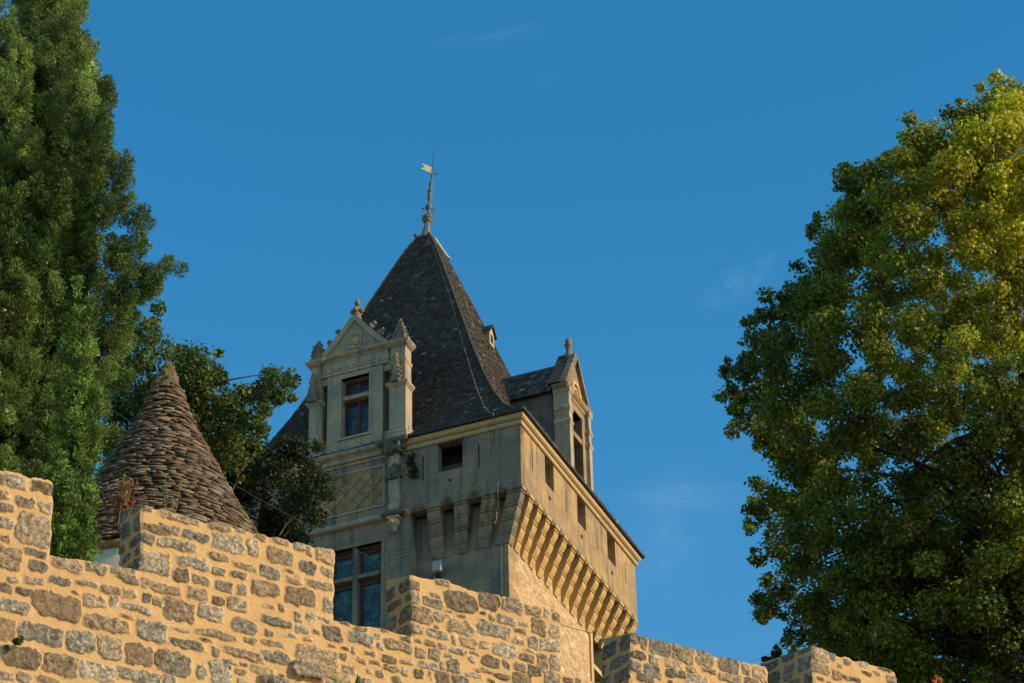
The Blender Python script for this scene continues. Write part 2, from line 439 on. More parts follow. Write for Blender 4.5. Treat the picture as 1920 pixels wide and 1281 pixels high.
# ------------------------------------------------------------------ ground and hill
# the rampart: direction of its face, outward normal, reference point on its crest
WAZ = R(59.2)
WS = np.array([math.sin(WAZ), math.cos(WAZ), 0.0])            # along the wall, to the right and away
WN = np.array([WS[1], -WS[0], 0.0])                            # outward normal, towards the viewer
DAZ = R(-41.0)
WD = np.array([math.sin(DAZ), math.cos(DAZ), 0.0])            # depth of the parapet, inwards
W0 = at(628, 1040, 27.0)
def wall_sz(px, py, off=0.0):
    d = ray(px, py); p0 = W0 + WN * off
    k = ((p0 - CAM) @ WN) / (d @ WN)
    p = CAM + d * k - p0
    return float(p @ WS), float(p[2] + W0[2])

gm = MB(); gm.add([(-1500, -1500, 0), (1500, -1500, 0), (1500, 2500, 0), (-1500, 2500, 0)], [(0, 1, 2, 3)])
tag(gm.build('ground', M['gravel']), kind='structure')
rm = MB(); rm.add([(-60, -4, .004), (60, -4, .004), (60, 4, .004), (-60, 4, .004)], [(0, 1, 2, 3)])
tag(rm.build('road', M['asphalt']), kind='structure')

def hill_z(t):
    return 12.7 + np.minimum(np.maximum(t - 1.0, 0) * 0.27, 12.4)
ss = np.linspace(-45, 85, 66); tt = np.concatenate([np.linspace(0.3, 60, 41), np.linspace(66, 170, 14)])
S_, T_ = np.meshgrid(ss, tt)
Pb = np.array([W0[0], W0[1], 0]) + S_[..., None] * WS - T_[..., None] * WN
Zh = hill_z(T_) + 0.5 * fbm(S_ * .15, T_ * .15, 5)
Zh = np.where(T_ > 110, Zh - (T_ - 110) * 0.4, Zh)
Vh = np.stack([Pb[..., 0], Pb[..., 1], Zh], -1).reshape(-1, 3)
nx = len(ss)
Fh = [(j * nx + i, j * nx + i + 1, (j + 1) * nx + i + 1, (j + 1) * nx + i) for j in range(len(tt) - 1) for i in range(nx - 1)]
tag(np_mesh('hill', Vh, Fh, M['soil'], smooth=True), kind='structure')
def ground_at(x, y):
    q = np.array([x, y, 0]) - np.array([W0[0], W0[1], 0])
    return float(hill_z(-(q @ WN)))

# ------------------------------------------------------------------ castle tower
# local frame: x to the right along the shaded front, y back along the sunlit side, z up; z = 0 is the height of the parapet lip
YAW = R(22.308)
TO = np.array([0.1648, 64.3888, 40.1845])
ZB = 16.0
OFF = (0, 0, ZB)
tower = empty('castle_tower', (TO[0], TO[1], TO[2] - ZB), -YAW)
tag(tower, 'square stone castle tower with machicolated gallery, steep dark roof and two carved dormers', 'tower')
U, V = 9.4, 8.6
OX, OY = 0.60, 0.45            # how far the gallery overhangs the walls below
def T(b, name, mt, parent=None):
    return b.build(name, M[mt] if isinstance(mt, str) else mt, parent or tower, OFF)

def holed(mb, face, a0, a1, z0, z1, c, depth, holes):
    """wall plane with rectangular holes and their reveals. face 'F': a=x, plane y=c facing -y; 'R': a=y, plane x=c facing +x."""
    def P(a, z, d):
        return (a, c + d, z) if face == 'F' else (c - d, a, z)
    As = sorted({a0, a1, *[h[0] for h in holes], *[h[1] for h in holes]}); Zs = sorted({z0, z1, *[h[2] for h in holes], *[h[3] for h in holes]})
    for i in range(len(As) - 1):
        for j in range(len(Zs) - 1):
            ca, cz = (As[i] + As[i + 1]) / 2, (Zs[j] + Zs[j + 1]) / 2
            if any(h[0] < ca < h[1] and h[2] < cz < h[3] for h in holes): continue
            for d, o in ((0, 1), (depth, -1)):
                q = [P(As[i], Zs[j], d), P(As[i + 1], Zs[j], d), P(As[i + 1], Zs[j + 1], d), P(As[i], Zs[j + 1], d)]
                mb.add(q if o == 1 else q[::-1], [(0, 1, 2, 3)])
    for h in holes:
        for (p, q) in (((h[0], h[2]), (h[0], h[3])), ((h[0], h[3]), (h[1], h[3])), ((h[1], h[3]), (h[1], h[2])), ((h[1], h[2]), (h[0], h[2]))):
            mb.add([P(*p, 0), P(*q, 0), P(*q, depth), P(*p, depth)], [(0, 1, 2, 3)])
    for (p, q) in (((a0, z0), (a1, z0)), ((a0, z1), (a1, z1)), ((a0, z0), (a0, z1)), ((a1, z0), (a1, z1))):
        mb.add([P(*p, 0), P(*q, 0), P(*q, depth), P(*p, depth)], [(0, 1, 2, 3)])
    return mb

# lower walls
b = MB(); b.box(-U + .5, -OX, OY, OY + .25, -ZB, -.84); b.box(-U + .5, -U + .9, OY + .25, V - .4, -ZB, 1.0); b.box(-U + .9, -OX - .45, V - .8, V - .4, -ZB, 1.0)
b.box(-U + .9, -OX - .45, OY + .25, V - .8, 0.9, 1.0)
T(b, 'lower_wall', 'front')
b = MB(); holed(b, 'R', OY + .252, V - .402, -ZB, 1.0, -OX - .002, .42, [(6.37, 7.28, -5.0, -1.97)])
T(b, 'side_wall', 'rubble')
b = MB()
for k in range(44):                                              # long and short corner stones
    z = -14.0 + k * .32
    b.box(-OX - .1, -OX + .004, OY - .004, OY + (.42 if k % 2 else .62), z, z + .312)
T(b, 'quoin', 'gal')
# window low in the sunlit side
wf = T(MB().box(-OX - .3, -OX + .05, 6.19, 6.36, -5.2, -1.8).box(-OX - .3, -OX + .05, 7.29, 7.46, -5.2, -1.8).box(-OX - .3, -OX + .052, 6.19, 7.46, -1.96, -1.78)
       .box(-OX - .3, -OX + .03, 6.36, 7.29, -3.12, -2.98).box(-OX - .28, -OX + .025, 6.36, 6.42, -5, -1.96).box(-OX - .28, -OX + .025, 7.23, 7.29, -5, -1.96), 'side_window', 'cornice')
T(MB().box(-OX - .36, -OX - .33, 6.37, 7.28, -5.0, -1.97), 'pane', 'glass', wf)
T(MB().box(-OX - .33, -OX - .27, 6.42, 6.5, -5, -1.98).box(-OX - .33, -OX - .27, 6.80, 6.87, -5, -1.98).box(-OX - .33, -OX - .27, 7.15, 7.23, -5, -1.98), 'casement', 'wood', wf)

# gallery walls
G0, G1 = -0.88, 1.12
fh = [(-2.42, -1.685, .165, 1.055), (-1.235, -1.190, .03, .76), (-2.875, -2.830, .03, .79), (-2.10, -2.02, -.20, -.12)]
b = MB(); holed(b, 'F', -3.25, 0.0, G0, G1, 0.0, .30, fh)
b.box(-U, -6.35, 0, .30, G0, G1); b.box(-U, -U + .3, .3, V - .3, G0, G1); b.box(-U, -.3, V - .3, V, G0, G1)
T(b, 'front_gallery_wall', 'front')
rh = []
for c in (2.035, 4.39, 6.67): rh.append((c - .315, c + .315, .19, 1.06))
for c in (.83, 3.21, 5.56, 7.76): rh.append((c - .022, c + .022, .03, .75))
for c in (2.02, 4.33, 6.64): rh.append((c - .07, c + .07, -.22, -.10))
b = MB(); holed(b, 'R', 0.001, V, G0, G1, 0.0, .30, rh)
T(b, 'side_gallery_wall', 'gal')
# gallery floor strip behind the corbels and inner walk painted near-black for its shade
b = MB(); b.box(-U + .5, -OX - .46, OY + .22, OY + .245, G0 + .05, G1 - .04)
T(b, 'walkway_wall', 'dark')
# timber shutters standing inside two of the openings
T(MB().box(-2.42, -1.685, .29, .33, .17, .50), 'inner_shutter', 'wood')
# wall plate / cornice on both visible sides, as a ring round the roof foot
def ring_prof(prof):
    rings = []
    for p, z in prof:
        rings.append([(p, -p, z), (p, V + p, z), (-U - p, V + p, z), (-U - p, -p, z)])
    return rings
b = MB(); b.loft(ring_prof([(.004, 1.06), (.05, 1.065), (.075, 1.10), (.075, 1.155), (.045, 1.165), (.04, 1.20), (.10, 1.215), (.145, 1.25), (.155, 1.33), (.145, 1.375), (-.02, 1.38)]), cap=False)
T(b, 'cornice', 'cornice')

def lumpy(mb, amt, seed, fr=9.0):
    r = np.random.default_rng(seed)
    V_ = np.array(mb.v)
    dx = np.stack([fbm(V_[:, 0] * fr + V_[:, 1] * 3.1, V_[:, 2] * fr + V_[:, 1] * 5.3, seed + 3 * i, 3) for i in range(3)], 1)
    mb.v = [tuple(p) for p in V_ + dx * amt * 2]
    return mb
# corbels with rounded courses
def corbel_prof(depth, n=4, z0=-2.2, z1=G0):
    pts = []
    H = (z1 - z0) / n
    for k in range(n):
        for f, o in ((0.0, -.004), (.12, .010), (.36, .022), (.56, .020), (.68, .004), (.69, -.020), (.745, -.020), (.755, .010), (.86, .014), (.87, -.018), (.97, -.018)):
            t = (k + f) / n
            base = depth * (0.06 + 0.94 * t ** 1.05)
            pts.append((min(base + o * min(1, .5 + t), depth + .02), z0 + (k + f) * H))
    pts.append((depth, z1))
    return pts
pf = corbel_prof(OY + .012); pr = corbel_prof(OX + .012)
def splay(prof, depth, face, a0, a1, sh):
    """corbel between a0 and a1 whose foot is shifted by sh along the wall"""
    rings = []
    for d, z in prof:
        o = sh * (1 - min(1, max(0, d / depth)))
        if face == 'F': rings.append([(a0 - o, OY + .05, z), (a0 - o, OY - d, z), (a1 - o, OY - d, z), (a1 - o, OY + .05, z)])
        else: rings.append([(-OX - .05, a0 + o, z), (-OX + d, a0 + o, z), (-OX + d, a1 + o, z), (-OX - .05, a1 + o, z)])
    return lumpy(MB().loft(rings), .009, int(abs(a0) * 100) + 3)
for (x0, x1), sh in zip(((-2.745, -2.37), (-1.945, -1.58), (-1.155, -.775)), (.06, .19, .36)):
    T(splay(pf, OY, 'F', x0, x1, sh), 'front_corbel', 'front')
for k in range(13):
    y0 = .55 + .6 * k; y1 = y0 + .27
    sh = (.29, .16, .05)[k] if k < 3 else (-(.05, .14, .22)[k - 10] if k > 9 else 0)
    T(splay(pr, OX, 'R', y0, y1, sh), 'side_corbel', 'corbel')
rings = []
for (df, z), (dr, _) in zip(pf, pr):
    x1 = -OX + dr; y1 = OY - df
    rings.append([(x1 - .40, y1, z), (x1, y1, z), (x1, y1 + .26, z), (x1 - .40, y1 + .26, z)])
T(MB().loft(rings), 'corner_corbel', 'front')
rings = []
for (dr, z) in pr:
    x1 = -OX + dr; y1 = V - .45 + dr * .75
    rings.append([(x1 - .4, y1 - .27, z), (x1, y1 - .27, z), (x1, y1, z), (x1 - .4, y1, z)])
T(MB().loft(rings), 'corner_corbel', 'corbel')

# shell niches over every machicolation
def shell(c, face):
    b = MB(); n = 9
    def P(a, z, d):
        return (c + a, -d, z) if face == 'F' else (d, c + a, z)
    z0 = -.875; ro = .225 if face == 'F' else .175
    for k in range(n):                                           # ribs of the shell
        a0 = math.pi * (k + .08) / n; a1 = math.pi * (k + .92) / n; am = (a0 + a1) / 2
        q = [P(.05 * math.cos(a0), z0 + .05 * math.sin(a0), .012), P(ro * .86 * math.cos(a0), z0 + ro * .86 * math.sin(a0), .012),
             P(ro * .93 * math.cos(am), z0 + ro * .93 * math.sin(am), .03), P(ro * .86 * math.cos(a1), z0 + ro * .86 * math.sin(a1), .012), P(.05 * math.cos(a1), z0 + .05 * math.sin(a1), .012)]
        qt = [P(.06 * math.cos(am), z0 + .06 * math.sin(am), .030), P(ro * .84 * math.cos(am), z0 + ro * .84 * math.sin(am), .042)]
        b.add(q + qt, [(0, 1, 6, 5), (1, 2, 6), (2, 3, 6), (3, 4, 5, 6), (0, 5, 4)])
    for k in range(12):                                          # rim
        a0 = math.pi * k / 12; a1 = math.pi * (k + 1) / 12
        i0, i1, o = ro * .93, ro * 1.05, .020
        b.add([P(i0 * math.cos(a0), z0 + i0 * math.sin(a0), o), P(i1 * math.cos(a0), z0 + i1 * math.sin(a0), o), P(i1 * math.cos(a1), z0 + i1 * math.sin(a1), o), P(i0 * math.cos(a1), z0 + i0 * math.sin(a1), o),
               P(i1 * math.cos(a0), z0 + i1 * math.sin(a0), -.01), P(i1 * math.cos(a1), z0 + i1 * math.sin(a1), -.01), P(i0 * math.cos(a0), z0 + i0 * math.sin(a0), -.01), P(i0 * math.cos(a1), z0 + i0 * math.sin(a1), -.01)],
              [(0, 1, 2, 3), (1, 4, 5, 2), (0, 3, 7, 6)])
    T(b, 'front_shell' if face == 'F' else 'side_shell', 'front' if face == 'F' else 'carve')
for c in (-2.96, -2.15, -1.345, -.545): shell(c, 'F')
for k in range(14): shell(.38 + .6 * k, 'R')
# lip between shells and corbels
for (x0, x1) in ((-2.76, -2.355), (-1.96, -1.565), (-1.17, -.76), (-.375, .03)):
    T(MB().box(x0, x1, -.03, .05, G0 - .0, G0 + .075), 'lip_moulding', 'front')
for k in range(13): T(MB().box(-.05, .03, .535 + .6 * k, .835 + .6 * k, G0, G0 + .075), 'lip_moulding', 'corbel')
T(MB().box(-.05, .03, .05, .22, G0, G0 + .075), 'lip_moulding', 'corbel')

# ------------------------------------------------------------------ main roof
RS = [0, .05, .1, .2, .3, .4, .5, .6, .7, .8, .9, .965]
RW = [1.40, 1.54, 1.72, 2.27, 3.10, 4.15, 5.38, 6.72, 8.08, 9.40, 10.68, 11.35]
E_ = .24
CX, CY = U / 2, V / 2
def hipc(s, cx, cy):
    """plan position of a hip at s; cx,cy in {0,1} choose the corner (0 = right/front)"""
    x0 = E_ if cx == 0 else -U - E_
    y0 = -E_ if cy == 0 else V + E_
    return x0 + (-CX - x0) * s, y0 + (CY - y0) * s
w_of = lambda s: float(np.interp(s, RS, RW))
faces = [((0, 0), (1, 0)), ((0, 1), (0, 0)), ((1, 1), (0, 1)), ((1, 0), (1, 1))]
sv = np.linspace(0, .975, 60)
b = MB()
for A, B in faces:
    rows = []
    for s in sv:
        a = hipc(s, *A); c = hipc(s, *B); z = w_of(s) - .03
        rows.append([(a[0], a[1], z), (c[0], c[1], z)])
    b.loft(rows, closed=False, cap=False)
b.loft([[(*hipc(0, *c), 1.385) for c in ((0, 0), (0, 1), (1, 1), (1, 0))], [(*hipc(.03, *c), 1.385) for c in ((0, 0), (0, 1), (1, 1), (1, 0))]], cap=False)
b.loft([[(*hipc(0, *c), 1.36) for c in ((0, 0), (0, 1), (1, 1), (1, 0))], [(*hipc(0, *c), 1.40) for c in ((0, 0), (0, 1), (1, 1), (1, 0))]], cap=True)
T(b, 'roof', M['iron'])
roof_o = tower.children[-1] if False else [o for o in tower.children if o.name.startswith('roof')][0]
tv = []; tf = []; tcx = []
zz = np.array([w_of(s) for s in np.linspace(0, .97, 800)]); s8 = np.linspace(0, .97, 800)
for fi, (A, B) in enumerate(faces):
    mid = np.array([(np.array(hipc(s, *A)) + np.array(hipc(s, *B))) / 2 for s in s8])
    dist = np.concatenate([[0], np.cumsum(np.sqrt((np.diff(mid, axis=0) ** 2).sum(1) + np.diff(zz) ** 2))])
    L = dist[-1]; nrow = int(L / .098)
    a0 = np.array(hipc(0, *A)); b0 = np.array(hipc(0, *B)); e = (b0 - a0) / np.linalg.norm(b0 - a0)
    nout = np.array([e[1], -e[0]])
    if nout @ (a0 - np.array([-CX, CY])) < 0: nout = -nout
    for r in range(nrow):
        d0 = L * r / nrow; d1 = min(L * (r + 1.45) / nrow, L)
        s0, s1 = np.interp([d0, d1], dist, s8)
        pa0, pb0 = np.array(hipc(s0, *A)), np.array(hipc(s0, *B)); pa1, pb1 = np.array(hipc(s1, *A)), np.array(hipc(s1, *B))
        W_ = np.linalg.norm(pb0 - pa0); x = -rng.uniform(0, .15)
        z0, z1 = w_of(s0), w_of(s1)
        tn = np.array([*(nout * (z1 - z0)), np.linalg.norm((pa1 + pb1 - pa0 - pb0) / 2)]); tn /= np.linalg.norm(tn)
        while x < W_:
            wd = rng.uniform(.10, .18); xa, xb = max(x, 0.0), min(x + wd - .008, W_); x += wd
            if xb - xa < .02: continue
            off1 = (pa1 - pa0) @ e; W1 = (pb1 - pa0) @ e
            ta, tb = min(max(xa, off1), W1), min(max(xb, off1), W1)
            lift = rng.uniform(.018, .045); dz = rng.uniform(-.018, .018)
            def pt(q, k, h):
                base = pa0 + e * q if k == 0 else pa1 + e * (q - off1)
                p = np.array([base[0], base[1], z0 + dz if k == 0 else z1]); return p + tn * h
            i = len(tv)
            j = rng.uniform(-.01, .01)
            tv += [pt(xa, 0, lift + j), pt(xb, 0, lift - j), pt(tb, 1, .006), pt(ta, 1, .006), pt(xa, 0, -.01), pt(xb, 0, -.01)]
            tf += [(i, i + 1, i + 2, i + 3), (i + 4, i + 5, i + 1, i)]
            g = rng.normal(0, 1)
            base = np.array([.058, .053, .050]) * math.exp(.24 * g)
            if rng.random() < .016: base = np.array([.19, .185, .165]) * rng.uniform(.7, 1.3)
            if rng.random() < .12: base = base * np.array([1.25, 1.05, .8])
            tcx += [base] * 6
np_mesh('tiling', np.array(tv) + np.array(OFF), tf, M['tile'], roof_o, np.array(tcx))
# tiled rolls along the visible hips
for c in ((0, 0), (0, 1), (1, 0)):
    b = MB(); pts = []
    for s in np.linspace(.0, .965, 60):
        p = hipc(s, *c); pts.append((p[0], p[1], w_of(s) + .02))
    b.tube(pts, [.036 + .010 * (k % 2) for k in range(60)], 6, smooth=False)
    T(b, 'hip_ridge', M['iron'] if False else plain('hip_stone_%d%d' % c, (.062, .056, .048), .9, 0, .1, 30, .5), roof_o)
# small roof vent high on the sunlit slope
s_ = .655; vx = hipc(s_, 0, 0)[0]; vz = w_of(s_); vy = 5.05
b = MB(); b.prism([(vy - .17, vz - .1), (vy + .17, vz - .1), (vy + .17, vz + .30), (vy, vz + .52), (vy - .17, vz + .30)], 'x', vx - .5, vx + .10)
lu = T(b, 'roof_vent', 'cornice')
T(MB().prism([(vy - .26, vz + .26), (vy, vz + .60), (vy + .26, vz + .26), (vy + .26, vz + .32), (vy, vz + .66), (vy - .26, vz + .32)], 'x', vx - .6, vx + .16), 'vent_roof', M['iron'], lu)
T(MB().box(vx + .1, vx + .104, vy - .09, vy + .09, vz + .0, vz + .28), 'vent_dark_sheet', 'dark', lu)  # dark sheet on the solid front, standing in for the opening's shade

# ------------------------------------------------------------------ finial with weather vane (it leans)
def lean(p):
    x, y, z = p; t = z - 11.3
    return (x + .085 * max(t, 0), y, z)
b = MB()
b.lathe([(.36, 10.86), (.30, 11.05), (.20, 11.32), (.12, 11.62), (.085, 11.86), (.09, 11.90), (.13, 11.93)], (-CX, CY, 0), 8, smooth=False)
b.lathe([(.07, 11.88), (.15, 11.94), (.155, 12.02), (.13, 12.06), (.17, 12.10), (.13, 12.16), (.05, 12.18)], (-CX, CY, 0), 12)
b.lathe([(.045, 12.16), (.04, 12.38), (.05, 12.40)], (-CX, CY, 0), 8)
b.ball((-CX, CY, 12.48), .115, 10, 7)
b.lathe([(.035, 12.56), (.03, 12.66), (.05, 12.70), (.075, 12.80), (.078, 12.93), (.055, 13.02), (.09, 13.05), (.09, 13.08), (.045, 13.11), (.03, 13.20), (.058, 13.24), (.05, 13.36), (.062, 13.38), (.03, 13.42), (.026, 13.62), (.045, 13.66), (.022, 13.74)], (-CX, CY, 0), 10)
for k in range(10):
    a = 2 * math.pi * k / 10
    b.ball((-CX + .15 * math.cos(a), CY + .15 * math.sin(a), 12.04), .04, 6, 4)
for k in range(4):
    a = 2 * math.pi * (k + .35) / 4; ca, sa = math.cos(a), math.sin(a)
    b.tube([(-CX + r * ca, CY + r * sa, z) for r, z in ((.14, 12.10), (.19, 12.18), (.17, 12.30), (.13, 12.38), (.17, 12.42))], .018, 5)
    b.ball((-CX + .19 * ca, CY + .19 * sa, 12.42), .028, 5, 4)
b.tilt(lean)
fin = T(b, 'roof_finial', 'lead')
T(MB().lathe([(.018, 13.70), (.013, 14.2), (.008, 14.62)], (-CX, CY, 0), 6).tilt(lean), 'spike', 'iron', fin)
b = MB()
fl = [(-.02, 13.74), (-.02, 13.95), (-.34, 14.06), (-.24, 13.93), (-.36, 13.86)]
b.prism([(a, z) for a, z in fl], 'y', -.006, .006)
b.tilt(lambda p: (-CX + p[0] * .80 - p[1] * .6, CY + p[0] * .6 + p[1] * .80, p[2])); b.tilt(lean)
T(b, 'vane_flag', 'gold', fin)
b = MB(); b.tube([(-CX, CY, 13.73), (-CX + .16, CY, 13.66)], .008, 5); b.ball((-CX + .17, CY, 13.655), .03, 6, 5); b.tilt(lean)
T(b, 'counterweight', 'iron', fin)
b = MB(); b.ball((-CX - .24, CY - .2, 11.38), .075, 8, 6); b.tube([(-CX - .24, CY - .2, 11.38), (-CX - .12, CY - .1, 11.2)], .03, 5)
T(b, 'ball_ornament', 'lead', fin)
T(MB().ball((-CX + .22, CY + .05, 11.35), .045, 6, 5), 'ball_ornament', 'lead', fin)
b = MB(); p0 = hipc(.96, 0, 1); p1 = hipc(.90, 0, 1)
b.tube([(p0[0], p0[1], w_of(.96) + .08), (p1[0], p1[1], w_of(.90) + .09), (p1[0] + .10, p1[1] + .10, w_of(.90) + .05)], [.06, .07, .02], 6)
T(b, 'hip_flashing', 'rock', roof_o)

# lightning conductor down the front slope, wall and recess
b = MB(); pts = []
for s in np.linspace(.95, .05, 34):
    p = hipc(s, 0, 0); k = .10 + .76 * (1 - s) ** 2.2
    pts.append((p[0] - k, p[1], w_of(s) + .075))
pts += [(-.655, -.25, 1.46), (-.66, -.27, 1.36), (-.66, -.19, 1.24), (-.66, -.10, 1.13), (-.66, -.03, 1.02), (-.655, -.03, -.55), (-.65, -.07, -.72), (-.65, -.07, -.9)]
pts += [(-.78, OY - .03, -1.9), (-.80, OY - .03, -8)]
b.tube(pts, .010, 5)
T(b, 'lightning_conductor', 'cable')

# ------------------------------------------------------------------ projecting bay with the big window
BX0, BX1 = -6.36, -3.25
b = MB(); holed(b, 'F', BX0, BX1, -ZB, 1.05, -.004, .34, [(-5.66, -4.06, -4.9, -1.545)])
b.box(BX0, BX0 + .3, .336, .60, -ZB, 1.05); b.box(BX1 - .2, BX1, .336, .46, -ZB, 1.05)
bay = T(b, 'bay_wall', 'front')
w_ = MB()
w_.box(-4.93, -4.80, .03, .22, -4.9, -1.545)                      # mullion
w_.box(-5.66, -4.93, .035, .22, -2.50, -2.39).box(-4.80, -4.06, .035, .22, -2.50, -2.39)
w_.box(-4.06, -3.98, -.03, .10, -5.0, -1.50).box(-5.74, -5.66, -.03, .10, -5.0, -1.50).box(-5.74, -3.98, -.032, .10, -1.545, -1.50)
mw = T(w_, 'mullioned_window', 'front')
for x0, x1 in ((-5.66, -4.93), (-4.80, -4.06)):
    for z0, z1 in ((-2.39, -1.545), (-4.9, -2.50)):
        f = MB(); t_ = .09
        f.box(x0, x0 + t_, .215, .29, z0, z1).box(x1 - t_, x1, .215, .29, z0, z1).box(x0 + t_, x1 - t_, .215, .29, z1 - .15, z1).box(x0 + t_, x1 - t_, .215, .29, z0, z0 + .06)
        T(f, 'casement', 'wood', mw)
        T(MB().box(x0 + t_, x1 - t_, .255, .265, z0 + .06, z1 - .15), 'pane', 'glass', mw)
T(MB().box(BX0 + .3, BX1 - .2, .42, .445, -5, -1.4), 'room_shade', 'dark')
# string course, run round the foot of the pilaster
def course(name, prof, x0, x1, mt, y=0.0, ret=True):
    b = MB(); rings = []
    for p, z in prof:
        rings.append([(x0 - p * ret, y - p, z), (x1 + p * ret, y - p, z), (x1 + p * ret, y + .1, z), (x0 - p * ret, y + .1, z)])
    b.loft(rings); return T(b, name, mt)
course('string_course', [(0, -.95), (.03, -.945), (.10, -.93), (.14, -.90), (.14, -.85), (.05, -.76), (0.006, -.70)], BX0, -3.86, 'carve', 0, False)
course('string_course', [(0, -.95), (.03, -.945), (.10, -.93), (.14, -.90), (.14, -.85), (.05, -.76), (0.006, -.70)], -3.86, -3.46, 'dark_carve', -.10, True)
course('string_course', [(0, -.95), (.03, -.945), (.08, -.93), (.10, -.90), (.10, -.85), (.04, -.78), (0.006, -.72)], -3.45, -3.24, 'carve', 0, False)
course('bay_cornice', [(0, 1.0), (.05, 1.02), (.06, 1.08), (.13, 1.10), (.14, 1.16), (.10, 1.18), (.12, 1.24), (.22, 1.29), (.25, 1.34), (.24, 1.40), (.10, 1.47), (0.02, 1.52)], BX0, -3.84, 'carve', 0, False)
course('bay_cornice', [(0, 1.0), (.05, 1.02), (.06, 1.08), (.13, 1.10), (.14, 1.16), (.10, 1.18), (.12, 1.24), (.22, 1.29), (.25, 1.34), (.24, 1.40), (.10, 1.47), (0.02, 1.52)], -3.86, -3.44, 'dark_carve', -.10, True)
# sunk panel with crossing fillets
px0, px1, pz0, pz1 = -6.05, -4.03, -.43, .77
b = MB(); b.box(px0 - .06, px0, -.035, .02, pz0 - .06, pz1 + .06).box(px1, px1 + .06, -.035, .02, pz0 - .06, pz1 + .06).box(px0, px1, -.033, .02, pz1, pz1 + .06).box(px0, px1, -.033, .02, pz0 - .06, pz0)
lp = T(b, 'panel_border', 'carve')
T(MB().box(px0, px1, -.009, .02, pz0, pz1), 'sunk_panel', 'gal')
b = MB(); stp = .41
def clipseg(x, z, dx, dz):
    ts = [-9, 9]
    lo, hi = -9.0, 9.0
    for p, d, a, c in ((x, dx, px0, px1), (z, dz, pz0, pz1)):
        t0, t1 = (a - p) / d, (c - p) / d
        lo = max(lo, min(t0, t1)); hi = min(hi, max(t0, t1))
    return (lo, hi) if hi - lo > .05 else None
for k in range(-9, 12):
    for sgn in (1, -1):
        x = px0 + .1 + k * stp; z = (pz0 + pz1) / 2
        dx, dz = .72, sgn * .72
        c = clipseg(x, z, dx, dz)
        if not c: continue
        w2 = .026; yo = -.046 if sgn > 0 else -.040
        P0 = np.array([x + dx * c[0], z + dz * c[0]]); P1 = np.array([x + dx * c[1], z + dz * c[1]])
        nrm = np.array([-dz, dx]) / math.hypot(dx, dz) * w2
        q = [P0 + nrm, P0 - nrm, P1 - nrm, P1 + nrm]
        b.loft([[(p[0], .0, p[1]) for p in q], [((p[0] + m_[0]) / 2, yo, (p[1] + m_[1]) / 2) for p, m_ in zip(q, (P0, P0, P1, P1))]])
T(b, 'lattice_fillet', 'gal')
# carved pilaster at the edge of the bay and the mask under it
def gridbox(x0, x1, y0, y1, z0, z1, st):
    mb = MB(); n = [max(1, int(round((b_ - a_) / st))) for a_, b_ in ((x0, x1), (y0, y1), (z0, z1))]
    X, Y, Z_ = [np.linspace(a_, b_, k + 1) for (a_, b_), k in zip(((x0, x1), (y0, y1), (z0, z1)), n)]
    def sheet(A, B, fn):
        rows = [[fn(a_, c_) for a_ in A] for c_ in B]
        mb.loft(rows, closed=False, cap=False, smooth=True)
    sheet(X, Z_, lambda a_, c_: (a_, y0, c_)); sheet(Y, Z_, lambda a_, c_: (x1, a_, c_)); sheet(Y[::-1], Z_, lambda a_, c_: (x0, a_, c_))
    sheet(X, Y, lambda a_, c_: (a_, c_, z1)); sheet(X, Y[::-1], lambda a_, c_: (a_, c_, z0))
    return mb
T(lumpy(gridbox(-3.80, -3.52, -.13, .02, -.70, .30, .035), .05, 11), 'pilaster', 'carve')
T(lumpy(gridbox(-3.84, -3.48, -.20, .02, .22, .62, .035), .11, 12), 'pilaster_capital', 'dark_carve')
T(lumpy(gridbox(-3.80, -3.50, -.14, .02, .56, 1.02, .035), .06, 13), 'pilaster_block', 'carve')
T(lumpy(gridbox(-3.86, -3.44, -.30, .02, 1.0, 1.30, .035), .10, 14), 'console', 'dark_carve')
mk = MB(); mk.ball((-3.66, -.09, -1.13), .17, 12, 9, 1.0); mk.ball((-3.66, -.12, -1.32), .10, 10, 7, 1.3); mk.ball((-3.66, -.24, -1.16), .045, 8, 6, 1.5); mk.ball((-3.73, -.22, -1.09), .04, 8, 6); mk.ball((-3.59, -.22, -1.09), .04, 8, 6)
mk.box(-3.84, -3.48, -.22, .02, -1.03, -.955)
T(lumpy(mk, .03, 15), 'carved_mask', 'carve')
# mouldings where the pilaster strip dies into the wall
for z in (-1.95, -2.06, -2.18):
    T(MB().box(-3.72, -3.22, -.022, .02, z, z + .05), 'moulding', 'front')

